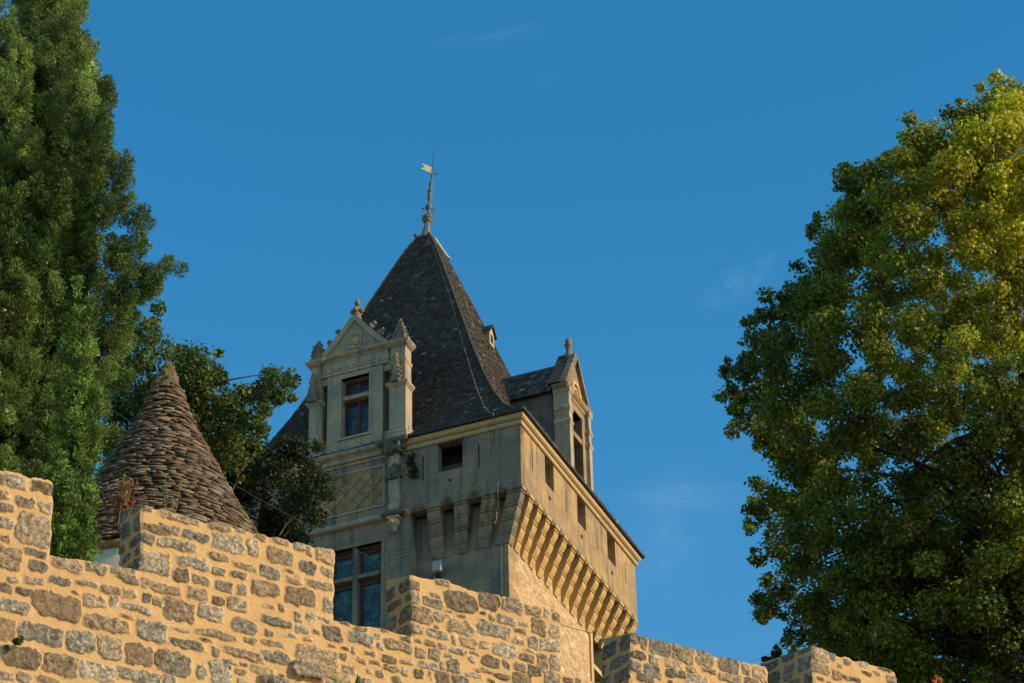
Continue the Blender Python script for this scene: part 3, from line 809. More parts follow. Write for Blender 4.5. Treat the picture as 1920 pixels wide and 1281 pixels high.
# ------------------------------------------------------------------ big dormer on the shaded front
D0, D1 = -5.76, -4.06
b = MB(); holed(b, 'F', D0, D1, 1.5, 4.16, -.02, .40, [(-5.33, -4.47, 1.95, 3.89)])
b.box(D0, D0 + .3, .38, 2.0, 1.5, 4.16); b.box(D1 - .3, D1, .38, 2.0, 1.5, 4.16)
b.box(BX0 + .05, BX1 - .05, .06, .55, 1.40, 1.92)
dm = T(b, 'front_dormer', 'carve')
b = MB()
b.box(-5.33, -4.47, .03, .22, 3.21, 3.335)
b.box(-5.385, -5.33, -.045, .1, 1.95, 3.94).box(-4.47, -4.415, -.045, .1, 1.95, 3.94).box(-5.33, -4.47, -.047, .1, 3.89, 3.94).box(-5.40, -4.40, -.07, .2, 1.88, 1.95)
T(b, 'window_surround', 'carve', dm)
for z0, z1 in ((3.335, 3.89), (1.95, 3.21)):
    f = MB(); x0, x1 = -5.33, -4.47; xm = (x0 + x1) / 2
    f.box(x0, x0 + .06, .24, .31, z0, z1).box(x1 - .06, x1, .24, .31, z0, z1).box(x0 + .06, x1 - .06, .24, .31, z1 - .06, z1).box(x0 + .06, x1 - .06, .24, .31, z0, z0 + .06).box(xm - .045, xm + .045, .24, .31, z0 + .06, z1 - .06)
    T(f, 'casement', 'wood', dm)
    T(MB().box(x0 + .06, x1 - .06, .275, .285, z0 + .06, z1 - .06), 'pane', 'glass2', dm)
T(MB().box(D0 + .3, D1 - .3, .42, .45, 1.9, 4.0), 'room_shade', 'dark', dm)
# entablature: architrave, frieze with weep holes, cornice
def sweep(prof, x0, x1, y0, y1):
    b = MB(); b.loft([[(x0 - p, y0 - p, z), (x1 + p, y0 - p, z), (x1 + p, y1, z), (x0 - p, y1, z)] for p, z in prof]); return b
EP = [(.0, 4.06), (.03, 4.07), (.03, 4.16), (.05, 4.18), (.05, 4.22), (.01, 4.23), (.01, 4.50), (.04, 4.52), (.06, 4.56), (.11, 4.59), (.15, 4.63), (.15, 4.68), (.05, 4.72)]
T(sweep(EP, D0 - .16, D1 + .16, -.03, .45), 'entablature', 'carve', dm)
for k, x in enumerate((-5.60, -5.38, -5.16, -4.93, -4.66, -4.44, -4.15)):
    T(MB().ball((x, -.045, 4.245 + .01 * (k % 2)), .032, 6, 4), 'weep_hole_dot', 'dark', dm)  # near-black balls stand in for the shade inside the weep holes
# gable with medallion
gb = MB(); gb.prism([(-5.90, 4.70), (-3.86, 4.70), (-4.92, 5.90), (-5.00, 5.90)], 'y', .02, .34)
gab = T(gb, 'gable', 'carve', dm)
b = MB()
for sg in (1, -1):
    x0 = -4.96 + sg * 1.04; n = 9
    rings = []
    for k in range(n + 1):
        f = k / n; x = x0 + (-4.96 + sg * .03 - x0) * f; z = 4.72 + 1.18 * (f ** .96) - .05 * math.sin(math.pi * f)
        nx_, nz_ = sg * .75, .66
        rings.append([(x - nx_ * .10, -.05, z - nz_ * .10), (x + nx_ * .05, -.07, z + nz_ * .05), (x + nx_ * .05, .36, z + nz_ * .05), (x - nx_ * .10, .36, z - nz_ * .10)])
    b.loft(rings)
T(b, 'raking_cornice', 'carve', dm)
def crocket(x, y, z, s, sg):
    b = MB(); b.ball((x, y, z), .075 * s, 7, 5, 1.1); b.ball((x + sg * .07 * s, y - .02, z + .05 * s), .06 * s, 6, 5); b.ball((x + sg * .02 * s, y - .06 * s, z - .06 * s), .055 * s, 6, 5)
    return lumpy(b, .05, int(abs(x * 100)) + 5)
for f in (.12, .36, .62):
    for sg in (1, -1):
        x = -4.96 + sg * (1.04 * (1 - f) + .08); z = 4.74 + 1.16 * f + .08
        T(crocket(x, .10, z, 1.15, sg), 'crocket', 'stained', dm)
b = MB(); n = 20
for r0, r1, yo in ((.24, .36, -.03), (.27, .31, -.05)):
    rings = [[(-4.96 + r0 * math.cos(2 * math.pi * k / n), .02, 5.03 + r0 * math.sin(2 * math.pi * k / n)) for k in range(n)],
             [(-4.96 + (r0 + .02) * math.cos(2 * math.pi * k / n), yo, 5.03 + (r0 + .02) * math.sin(2 * math.pi * k / n)) for k in range(n)],
             [(-4.96 + (r1 - .02) * math.cos(2 * math.pi * k / n), yo, 5.03 + (r1 - .02) * math.sin(2 * math.pi * k / n)) for k in range(n)],
             [(-4.96 + r1 * math.cos(2 * math.pi * k / n), .02, 5.03 + r1 * math.sin(2 * math.pi * k / n)) for k in range(n)]]
    b.loft(rings, cap=False, smooth=True)
b.ball((-4.93, .01, 5.06), .10, 9, 7, 1.25); b.ball((-5.02, .0, 5.02), .04, 6, 5); b.ball((-4.99, .0, 4.87), .10, 8, 5, .7)
T(lumpy(b, .012, 31), 'medallion', 'corbel' if False else 'carve', dm)
b = MB(); b.lathe([(.15, 5.86), (.13, 5.95), (.08, 5.98), (.12, 6.04), (.10, 6.10), (.06, 6.12)], (-4.96, .16, 0), 10)
for k in range(4):
    a = math.pi / 2 * k; b.ball((-4.96 + .13 * math.cos(a), .16 + .13 * math.sin(a), 6.20), .085, 7, 6, .9)
b.lathe([(.09, 6.10), (.10, 6.26), (.05, 6.34), (.07, 6.38)], (-4.96, .16, 0), 8); b.ball((-4.96, .16, 6.45), .085, 8, 6, 1.3)
b.ball((-4.96, .16, 6.55), .045, 6, 5)
T(lumpy(b, .05, 33), 'gable_finial', 'stained', dm)
T(MB().prism([(-5.7, 4.16), (-4.12, 4.16), (-4.12, 4.5), (-4.91, 5.45), (-5.7, 4.5)], 'y', .46, 2.6), 'dormer_roof', M['iron'], dm)
# detached buttresses with pinnacles
def buttress(xc, hw, name_seed, tall):
    b = MB(); y0, y1 = -.12, .30
    b.loft([[(xc - w_, y0 - (w_ - hw) * 1.0, z), (xc + w_, y0 - (w_ - hw), z), (xc + w_, y1, z), (xc - w_, y1, z)] for w_, z in
            ((hw + .06, 1.40), (hw + .06, 1.56), (hw + .02, 1.62), (hw + .04, 1.70), (hw, 1.76), (hw, 3.12), (hw + .03, 3.15), (hw + .09, 3.22), (hw + .09, 3.27), (hw - .02, 3.36), (hw - .03, 3.9), (hw + .0, 3.95), (hw + .02, 4.02), (hw - .03, 4.06), (hw - .03, 4.45), (hw + .05, 4.50), (hw + .12, 4.57), (hw + .12, 4.62), (hw - .02, 4.68))])
    bt = T(b, 'buttress', 'carve', dm)
    # carved pinnacle standing on the buttress front
    c = MB(); c.loft([[(xc - .02 - w_, y0 - .16, z), (xc - .02 + w_, y0 - .16, z), (xc - .02 + w_, y0 + .03, z), (xc - .02 - w_, y0 + .03, z)] for w_, z in ((.13, 3.24), (.15, 3.30), (.10, 3.44), (.04, 4.10))])
    for k in range(5):
        for sg in (1, -1): c.ball((xc - .02 + sg * (.14 - .022 * k), y0 - .10, 3.40 + .16 * k), .05, 6, 5)
    c.ball((xc - .02, y0 - .08, 4.16), .06, 7, 5)
    T(lumpy(c, .045, name_seed), 'front_pinnacle', 'stained', dm)
    c = MB(); h = tall
    c.loft([[(xc + a_ * w_, .09 + d_ * w_, z) for a_, d_ in ((-1, -1), (1, -1), (1, 1), (-1, 1))] for w_, z in ((.20, 4.66), (.20, 4.78), (.16, 4.84), (.15, 4.9), (.06, h - .12), (.085, h - .08), (.04, h - .02))])
    for k in range(4):
        for a_, d_ in ((-1, -1), (1, -1), (1, 1), (-1, 1)):
            w_ = .155 - .026 * k; c.ball((xc + a_ * w_, .09 + d_ * w_, 4.92 + (h - 5.02) * k / 4), .05, 6, 5)
    c.ball((xc, .09, h), .06, 7, 5)
    T(lumpy(c, .045, name_seed + 1), 'pinnacle', 'stained', dm)
    # little bridge back to the dormer
    g0, g1 = (xc + hw, D0) if xc < D0 else (D1, xc - hw)
    T(MB().box(g0 - .02, g1 + .02, .02, .30, 3.85, 4.48), 'linking_arch', 'carve', dm)
    T(MB().box(g0 - .02, g1 + .02, .30, .42, 1.5, 3.9), 'recess_back', 'front', dm)
buttress(-3.56, .245, 41, 5.42)
buttress(-6.10, .17, 47, 5.40)

# ------------------------------------------------------------------ dormer on the sunlit side
Y0, Y1 = 3.60, 5.26
b = MB(); holed(b, 'R', Y0, Y1, 1.38, 4.35, -.06, .35, [(4.04, 4.76, 1.62, 3.90)])
b.box(-2.4, -.41, Y0 + .05, Y0 + .3, 1.3, 4.30); b.box(-2.4, -.41, Y1 - .3, Y1 - .05, 1.3, 4.30)
d2 = T(b, 'side_dormer', 'brown')
T(MB().box(-2.4, -.42, Y0 + .042, Y0 + .049, 1.35, 4.30), 'dormer_cheek', 'dark_carve', d2)
b = MB(); b.box(-.34, -.05, 4.04, 4.76, 3.05, 3.21)
b.box(-.30, -.025, 3.97, 4.04, 1.55, 3.97).box(-.30, -.025, 4.76, 4.83, 1.55, 3.97).box(-.30, -.022, 4.04, 4.76, 3.90, 3.97)
T(b, 'window_surround', 'brown', d2)
for z0, z1 in ((3.21, 3.90), (1.62, 3.05)):
    T(MB().box(-.34, -.28, 4.04, 4.10, z0, z1).box(-.34, -.28, 4.70, 4.76, z0, z1).box(-.34, -.28, 4.37, 4.43, z0, z1).box(-.34, -.28, 4.10, 4.70, z1 - .06, z1), 'casement', 'wood', d2)
    T(MB().box(-.32, -.31, 4.10, 4.70, z0, z1 - .06), 'pane', 'glass', d2)
for yc in (Y0 + .09, Y1 - .07):
    b = MB(); b.loft([[(-.42, yc - w_, z), (-.04 + w_ * .9, yc - w_, z), (-.04 + w_ * .9, yc + w_, z), (-.42, yc + w_, z)] for w_, z in
        ((.15, 1.40), (.15, 1.62), (.10, 1.70), (.10, 3.10), (.12, 3.13), (.15, 3.22), (.11, 3.30), (.09, 3.45), (.10, 3.55), (.15, 3.62), (.13, 3.70), (.10, 3.80), (.10, 4.15), (.15, 4.22), (.15, 4.33))])
    T(lumpy(b, .008, 51), 'side_pilaster', 'carve', d2)
b = MB(); b.loft([[(-.42, Y0 - p, z), (-.06 + p, Y0 - p, z), (-.06 + p, Y1 + p, z), (-.42, Y1 + p, z)] for p, z in ((.0, 4.18), (.03, 4.20), (.04, 4.27), (.10, 4.32), (.14, 4.38), (.14, 4.43), (.04, 4.46))])
T(b, 'entablature', 'brown', d2)
yc = (Y0 + Y1) / 2
T(MB().prism([(Y0 + .0, 4.44), (Y1 - .0, 4.44), (yc + .04, 5.86), (yc - .04, 5.86)], 'x', -.40, -.08), 'gable', 'brown', d2)
b = MB()
for sg in (1, -1):
    rings = []
    for k in range(13):
        f = k / 12; y = yc + sg * (.90 - .88 * f); z = 4.44 + 1.44 * f
        wv = .02 * (k % 2)
        rings.append([(-.16, y + sg * .06 + sg * wv, z + .04 + wv), (.02, y + sg * .06 + sg * wv, z + .04 + wv), (.04, y - sg * .07, z - .05), (-.16, y - sg * .07, z - .05)])
    b.loft(rings)
T(b, 'raking_cornice', 'stained', d2)
b = MB(); n = 14
for k in range(n):
    a0, a1 = math.pi * k / n, math.pi * (k + 1) / n
    for r0, r1, xo in ((.26, .33, -.03), (.14, .19, -.04)):
        q = [(yc + r * math.cos(a), 4.50 + r * 1.5 * math.sin(a)) for r, a in ((r0, a0), (r1, a0), (r1, a1), (r0, a1))]
        b.loft([[(-.09, *p) for p in q], [(xo, *p) for p in q]])
T(b, 'gable_arch', 'corbel', d2)
b = MB(); b.lathe([(.15, 5.78), (.12, 5.95), (.09, 6.05), (.08, 6.22), (.13, 6.28), (.10, 6.34), (.08, 6.38), (.11, 6.44), (.05, 6.52), (.03, 6.56)], (-.22, yc, 0), 8)
T(lumpy(b, .02, 57), 'gable_finial', 'stained', d2)
# its roof: tiled slopes running back into the main roof
b = MB(); b.prism([(Y0 - .10, 4.30), (yc, 5.62), (Y1 + .10, 4.30), (Y1 + .02, 4.28), (Y0 - .02, 4.28)], 'x', -3.2, -.46)
T(b, 'dormer_roof', M['iron'], d2)
tv = []; tf = []; tc_ = []
for sg in (-1, 1):
    ye = yc + sg * (.93 + .04); L = math.hypot(.97, 1.34); nr = 11
    for r in range(nr):
        f0, f1 = r / nr, min(1, (r + 1.4) / nr); x = -3.2
        while x < -.46:
            wd = rng.uniform(.13, .22); lift = rng.uniform(.015, .035); i = len(tv)
            def pt(xx, f, h): return (xx, ye + (yc - ye) * f + sg * h * .8, 4.27 + 1.36 * f + h * .6)
            tv += [pt(x, f0, lift), pt(min(x + wd - .008, -.46), f0, lift), pt(min(x + wd - .008, -.46), f1, .005), pt(x, f1, .005), pt(x, f0, -.02), pt(min(x + wd, -.46), f0, -.02)]
            tf += [(i, i + 1, i + 2, i + 3), (i + 4, i + 5, i + 1, i)]
            base = np.array([.085, .08, .075]) * math.exp(.4 * rng.normal()); tc_ += [base] * 6
            x += wd
np_mesh('dormer_tiling', np.array(tv) + np.array(OFF), tf, M['tile'], d2, np.array(tc_))
T(MB().tube([(-3.2, yc, 5.65), (-.46, yc, 5.65)], .05, 6), 'ridge_cap', 'lead', d2)
T(MB().prism([(Y0 - .06, 4.46), (yc, 5.90), (yc, 6.0), (Y0 - .18, 4.47)], 'x', -.55, -.165), 'gable_parapet', 'tilestone', d2)
T(MB().prism([(Y1 + .06, 4.46), (yc, 5.90), (yc, 6.0), (Y1 + .18, 4.47)], 'x', -.55, -.165), 'gable_parapet', 'tilestone', d2)

# ------------------------------------------------------------------ small things fixed to the tower
fl_p = tower.matrix_world
def tw(x, y, z):
    c, s = math.cos(-YAW), math.sin(-YAW)
    return (TO[0] + c * x - s * y, TO[1] + s * x + c * y, TO[2] + z)
fo = empty('floodlight', tw(-2.55, .42, -2.62), -YAW)
tag(fo, 'small pale floodlight on a dark bracket below the corbels of the shaded wall', 'floodlight')
T2 = lambda b, n, mt: b.build(n, M[mt], fo)
T2(MB().loft([[(.02 - w_, y, .04 - h), (.02 + w_, y, .04 - h), (.02 + w_, y, .04 + h), (.02 - w_, y, .04 + h)] for w_, h, y in ((.07, .09, -.10), (.12, .15, -.16), (.13, .16, -.28), (.115, .145, -.30))]), 'housing', 'rock')
T2(MB().box(-.07, -.03, -.12, .03, -.18, .0).box(-.14, .04, -.03, .03, -.26, -.16), 'bracket', 'iron')

# ------------------------------------------------------------------ crenellated rampart in front
# stones seen in the wall: (x, y, w, h) in picture pixels of zones of the wall, put on the wall's own plane below
Z3 = "25,110,60,110;180,140,230,130;490,210,250,120;55,295,110,90;280,370,220,110;520,430,140,110;70,430,150,80;70,610,150,120;390,680,370,330;70,780,90,70;110,1010,260,230;400,945,230,70;430,1090,210,120;770,1070,320,130;1090,1120,200,100;1390,1150,280,90;1770,680,310,80;1660,780,140,120;1850,830,170,80;1740,1060,330,200;1660,440,90,60;1860,490,120,90"
Z4 = "150,45,150,60;400,60,210,70;680,60,230,80;980,90,250,60;1240,160,210,90;1450,200,160,90;60,135,130,100;280,185,190,80;640,340,520,270;1070,285,250,130;1660,245,90,110;1785,290,100,100;1280,290,80,130;1540,370,320,80;160,350,340,130;80,610,170,230;460,650,470,190;910,740,310,220;1210,540,480,150;1710,620,310,190;1230,810,250,210;1560,890,310,220;250,920,400,210;690,1000,360,220;1100,1070,370,180;1570,1130,480,130;1840,940,180,180;80,1130,150,80;280,1150,150,120;550,1180,250,70;1440,40,250,70;1750,110,320,100"
Z5 = "210,60,400,80;110,190,200,80;380,260,260,90;190,350,360,90;640,150,220,80;720,330,310,180;990,390,110,160;620,480,200,70;350,540,310,110;50,570,110,230;230,670,150,130;1270,470,260,150;1280,310,170,60;1480,360,100,110;1570,410,60,90;1760,470,190,140;1570,590,180,120;1780,640,140,80;900,580,230,60;620,630,140,80;830,670,170,60;1160,640,200,110;440,720,160,90;680,785,180,100;870,830,90,100;1120,810,290,150;1430,720,160,70;1700,780,280,80;1490,900,300,180;1790,1000,110,140;90,820,240,90;400,870,200,120;200,1040,310,210;620,940,130,90;820,980,200,140;540,1070,220,150;1070,270,110,60;870,190,120,50"
Z6 = "900,360,250,130;1230,320,310,80;1150,160,120,50;1460,260,80,90;1610,270,110,90;1740,290,140,40;1500,390,130,90;1830,440,190,140;220,400,200,40;590,450,430,70;280,550,340,90;970,520,130,60;1200,550,250,60;1660,430,90,40;1160,445,80,60;1390,470,130,30;1570,505,80,40;880,655,400,90;1230,690,290,110;1670,690,400,190;30,450,70,190;160,760,320,220;590,640,80,110;640,850,200,210;440,850,90,130;740,740,140,45;880,760,90,40;850,850,120,60;1080,830,230,80;1540,850,310,150,P;1850,900,200,140;110,930,150,90;1210,960,300,90,P"
Z7 = "500,560,280,140;690,535,90,50;715,650,80,60;950,650,330,110;1020,560,120,60;1180,450,130,100;1220,280,240,170;1430,310,110,110;1140,70,100,140;1350,130,230,110;1390,40,120,50;1690,120,380,210;1570,190,140,25;1550,235,120,20;1540,285,70,40;1700,285,110,35;1690,430,300,150;1420,510,240,80;1615,580,60,110;1785,610,190,110;1180,585,90,50;1330,620,140,60;1470,650,100,70;1210,740,110,110;1370,750,130,130;1650,710,200,60;1540,760,100,50;1300,890,220,80;1470,890,70,80;1600,890,150,150;840,810,180,80;860,920,190,70;1040,840,150,45;1020,960,100,80;1180,990,110,90;1480,1050,170,170;1690,1070,190,120;150,650,110,40;300,680,90,50;400,710,50,80;270,780,100,70;500,820,100,60;670,850,110,45;600,740,120,40;340,930,160,90;180,1020,350,130;600,950,80,50;720,980,90,80;930,1060,100,70;490,450,160,50;780,465,110,40;1830,810,80,60;1850,740,120,35;1850,1000,180,60;1320,1010,50,90;1150,-75,110,120"
Z8 = "370,110,230,200;640,170,240,150;900,230,200,110;1060,260,60,110;1180,300,90,100;570,340,220,90;780,385,120,50;960,420,170,170;1155,470,130,150;420,460,380,150;740,470,160,50;310,640,110,90;560,700,280,150;720,590,140,70;890,610,120,120;1100,640,240,130;850,700,120,30;820,790,170,100;1000,840,130,180;1165,860,140,160;390,840,210,110;570,875,80,80;740,910,140,80;910,950,150,120;1120,1040,190,150;760,1050,230,140;310,950,210,50;510,1010,170,60;600,1020,50,60;290,250,70,40;400,310,60,80;300,335,120,25;1320,1060,120,70;1440,1070,70,60;1010,945,50,30"
ZP = "1191,1195,18,24;1207,1204,12,26;1238,1215,38,28;1281,1224,38,32;1322,1235,32,25;1367,1247,35,30;1399,1256,15,22;1425,1264,24,24;1194,1251,20,20;1198,1228,26,14;1227,1237,18,15;1264,1246,32,16;1223,1259,30,24;1268,1264,38,14;1308,1277,40,22;1296,1255,18,12;1330,1258,28,8;1370,1273,45,14;1410,1280,30,12;1210,1272,30,14;1537,1227,28,24;1537,1252,34,18;1558,1230,14,16;1570,1267,20,16;1588,1271,20,10;1605,1275,16,8;1625,1262,20,8;1660,1252,25,10;1675,1275,22,14;1590,1242,12,8;1645,1262,14,7;1575,1249,8,8"
stones = []                                                     # s, z, half length, half height, proud, shade, warmth, seed
def add_zone(txt, ox, oy, sc_):
    for q in txt.split(';'):
        q = q.split(','); pr = len(q) > 4
        x, y, w_, h = [float(v) for v in q[:4]]
        x, y, w_, h = ox + x * sc_, oy + y * sc_, w_ * sc_, h * sc_
        s0, z0 = wall_sz(x, y); s1, _ = wall_sz(x + 1, y + .257); _, z2 = wall_sz(x, y - 1)
        stones.append([s0, z0, abs(s1 - s0) * w_ / 2 * 1.10, abs(z2 - z0) * h / 2 * 1.14, .07 if pr else rng.uniform(.000, .014), rng.beta(1.6, 1.8), rng.beta(1.2, 1.6), len(stones)])
add_zone(Z3, 0, 880, 1 / 6); add_zone(Z4, 0, 1080, 1 / 6); add_zone(Z5, 300, 960, 340 / 1920); add_zone(Z6, 300, 1110, 340 / 1920)
add_zone(Z7, 600, 1110, .15625); add_zone(Z8, 860, 1110, .15625); add_zone(ZP, 0, 0, 1.0)
SA = np.array(stones)
def fill(tries, s0, s1, zf, test):
    global SA
    for _ in range(tries):
        s = rng.uniform(s0, s1); z = zf(s) - rng.uniform(0, 2.2)
        k = test(s, z)
        if k == 0: continue
        a = rng.uniform(.05, .20) if k == 2 else rng.uniform(.025, .085)
        h = min(rng.uniform(.03, .10), a * .9) if k == 2 else rng.uniform(.014, .042)
        if np.any((np.abs(SA[:, 0] - s) < SA[:, 2] + a + .022) & (np.abs(SA[:, 1] - z) < SA[:, 3] + h + .016)): continue
        SA = np.vstack([SA, [s, z, a, h, rng.uniform(.01, .028), rng.beta(1.6, 1.8), rng.beta(1.2, 1.6), len(SA)]])
def mkline(pts):
    q = np.array([wall_sz(*p) for p in pts]); return lambda s: np.interp(s, q[:, 0], q[:, 1])
SILL = [(-90, 1020), (93, 1040), (103, 1043), (160, 1050), (215, 1063), (263, 1069), (625, 1165), (660, 1172), (715, 1179), (745, 1190), (772, 1193), (1052, 1262), (1080, 1270), (1140, 1288), (1180, 1300), (1443, 1330), (1530, 1345), (1690, 1385), (2000, 1470)]
MER = [([(-90, 856), (0, 880), (45, 891), (58, 896), (101, 904)], [(101, 904), (98, 975), (93, 1040)], .34, [(-90, 856), (-90, 1020)]),
       ([(265, 949), (300, 955), (345, 970), (372, 977), (440, 988), (480, 1000), (530, 1012), (570, 1021), (628, 1034)], [(628, 1034), (627, 1100), (625, 1165)], .34, [(265, 949), (263, 1069)]),
       ([(770, 1075), (800, 1084), (835, 1089), (900, 1111), (955, 1122), (1000, 1135), (1050, 1148)], [(1050, 1148), (1052, 1262)], .36, [(770, 1075), (772, 1193)]),
       ([(1183, 1187), (1225, 1200), (1300, 1218), (1370, 1238), (1440, 1253)], [(1440, 1253), (1443, 1330)], .40, [(1183, 1187), (1180, 1300)]),
       ([(1520, 1213), (1545, 1221), (1590, 1235), (1640, 1247), (1680, 1259)], [(1680, 1259), (1690, 1385)], .74, [(1520, 1213), (1528, 1345)])]
sill = mkline(SILL)
SMIN, SMAX = wall_sz(-80, 1020)[0], wall_sz(1960, 1460)[0]
zbot = lambda s: mkline([(-90, 1370), (2000, 1560)])(s)
infr = mkline([(-90, 1281), (500, 1281), (1000, 1281), (1500, 1281), (2000, 1281)])
def test_fill(s, z):
    sl_, sr_ = wall_sz(0, 1100)[0], wall_sz(1690, 1300)[0]
    inside = sl_ < s < sr_ and z > infr(s)
    return 1 if inside else 2
fill(14000, SMIN, SMAX, lambda s: sill(s) + .5, test_fill)

for cr_, _, _, _ in MER:
    cf_ = mkline(cr_); e0, e1_ = wall_sz(*cr_[0])[0], wall_sz(*cr_[-1])[0]
    for _ in range(160):
        a = rng.uniform(.05, .15); h = rng.uniform(.035, .06); s = rng.uniform(e0 + a * .6, e1_ - a * .6); z = float(cf_(s)) - h * rng.uniform(.55, 1.0)
        if np.any((np.abs(SA[:, 0] - s) < SA[:, 2] + a + .02) & (np.abs(SA[:, 1] - z) < SA[:, 3] + h + .01)): continue
        SA = np.vstack([SA, [s, z, a, h, rng.uniform(.0, .014), rng.beta(1.6, 1.8), rng.beta(1.2, 1.6), len(SA)]])

def stone_field(s, z, ST):
    """height, and colour channels, of the wall face at points (s, z)."""
    n = len(s); H = np.zeros(n); mk = np.zeros(n); sh = np.full(n, .5); wm = np.full(n, .5); best = np.full(n, 9.0)
    e1 = fbm(s * 16, z * 16, 3, 3); e2 = fbm(s * 16 + 40, z * 16 + 7, 9, 3)
    ru = fbm(s * 34, z * 34, 21, 4); ru2 = fbm(s * 9, z * 22, 33, 3)
    order = np.argsort(s); so_ = s[order]
    for (cs, cz, a, h, pr, shade, warm, sd_) in ST:
        i0, i1 = np.searchsorted(so_, [cs - a * 1.4 - .03, cs + a * 1.4 + .03])
        idx = order[i0:i1]
        idx = idx[np.abs(z[idx] - cz) < h * 1.4 + .03]
        if not len(idx): continue
        wob = .018 + .11 * min(a, h)
        x = s[idx] - cs + e1[idx] * wob * 2.2; y = z[idx] - cz + e2[idx] * wob * 2.2
        rot = math.sin(sd_ * 12.9) * .10
        x, y = x + rot * y, y - rot * x * .6
        pw = 3.6 + 3.4 * (math.sin(sd_ * 7.7) * .5 + .5)
        d = ((np.abs(x) / a) ** pw + (np.abs(y) / h) ** pw) ** (1 / pw)
        sdist = (1 - d) * min(a, h)
        k = np.clip((sdist + .008) / .022, 0, 1); k = k * k * (3 - 2 * k)
        up = k > mk[idx]
        j = idx[up]; kk = k[up]
        mk[j] = kk; sh[j] = shade; wm[j] = warm
        dome = np.clip(sdist[up] / (.6 * min(a, h) + 1e-6), 0, 1)
        H[j] = kk * (pr * (.75 + .25 * np.sqrt(dome)) + ru[j] * .026 + ru2[j] * .020)
    H = H + (1 - mk) * (fbm(s * 5, z * 5, 50, 2) * .010 + fbm(s * 30, z * 30, 55, 2) * .005)
    return H, np.stack([mk, sh, wm], 1)

rampart = empty('crenellated_wall', (float(W0[0]), float(W0[1]), 0.0))
tag(rampart, 'rough stone wall with ochre mortar and square merlons along its top, in full sun', 'wall')
RB = np.array([W0[0], W0[1], 0.0])
def w3(s, z, h):
    return s[:, None] * WS + z[:, None] * np.array([0, 0, 1.0]) + h[:, None] * WN
def quadgrid(nr, nc, base=0):
    i = np.arange(nr - 1)[:, None] * nc + np.arange(nc - 1)[None]
    return np.stack([i, i + 1, i + 1 + nc, i + nc], -1).reshape(-1, 4) + base
ST = .0105
# body: rows follow the sill
ns = int((SMAX - SMIN) / ST); sa = np.linspace(SMIN, SMAX, ns)
zt = sill(sa) + fbm(sa * 7, sa * 0, 71, 3) * .03; zb_ = zbot(sa); nr = int(np.max(zt - zb_) / ST)
f = np.linspace(0, 1, nr)[:, None]
Sg = np.repeat(sa[None], nr, 0).ravel(); Zg = (zt[None] * (1 - f) + zb_[None] * f).ravel()
Hg, Cg = stone_field(Sg, Zg, SA)
Vw = w3(Sg, Zg, Hg); Fw = quadgrid(nr, ns)[:, ::-1]
top = w3(sa, zt + .0, Hg[:ns]) ; topb = w3(sa, zt + .02, np.zeros(ns)) + WD * .45
nb = len(Vw)
skirt = w3(sa, zb_ * 0, np.zeros(ns))
Vw = np.vstack([Vw, topb, skirt]); c_ = np.arange(ns - 1)
Fw = np.vstack([Fw, np.stack([c_, c_ + 1, nb + c_ + 1, nb + c_], 1), np.stack([nb + ns + c_, nb + ns + c_ + 1, (nr - 1) * ns + c_ + 1, (nr - 1) * ns + c_], 1)])
Cg = np.vstack([Cg, np.repeat([[0, .5, .5]], 2 * ns, 0)])
np_mesh('wall_face', Vw, Fw, M['wall'], rampart, Cg, smooth=True)
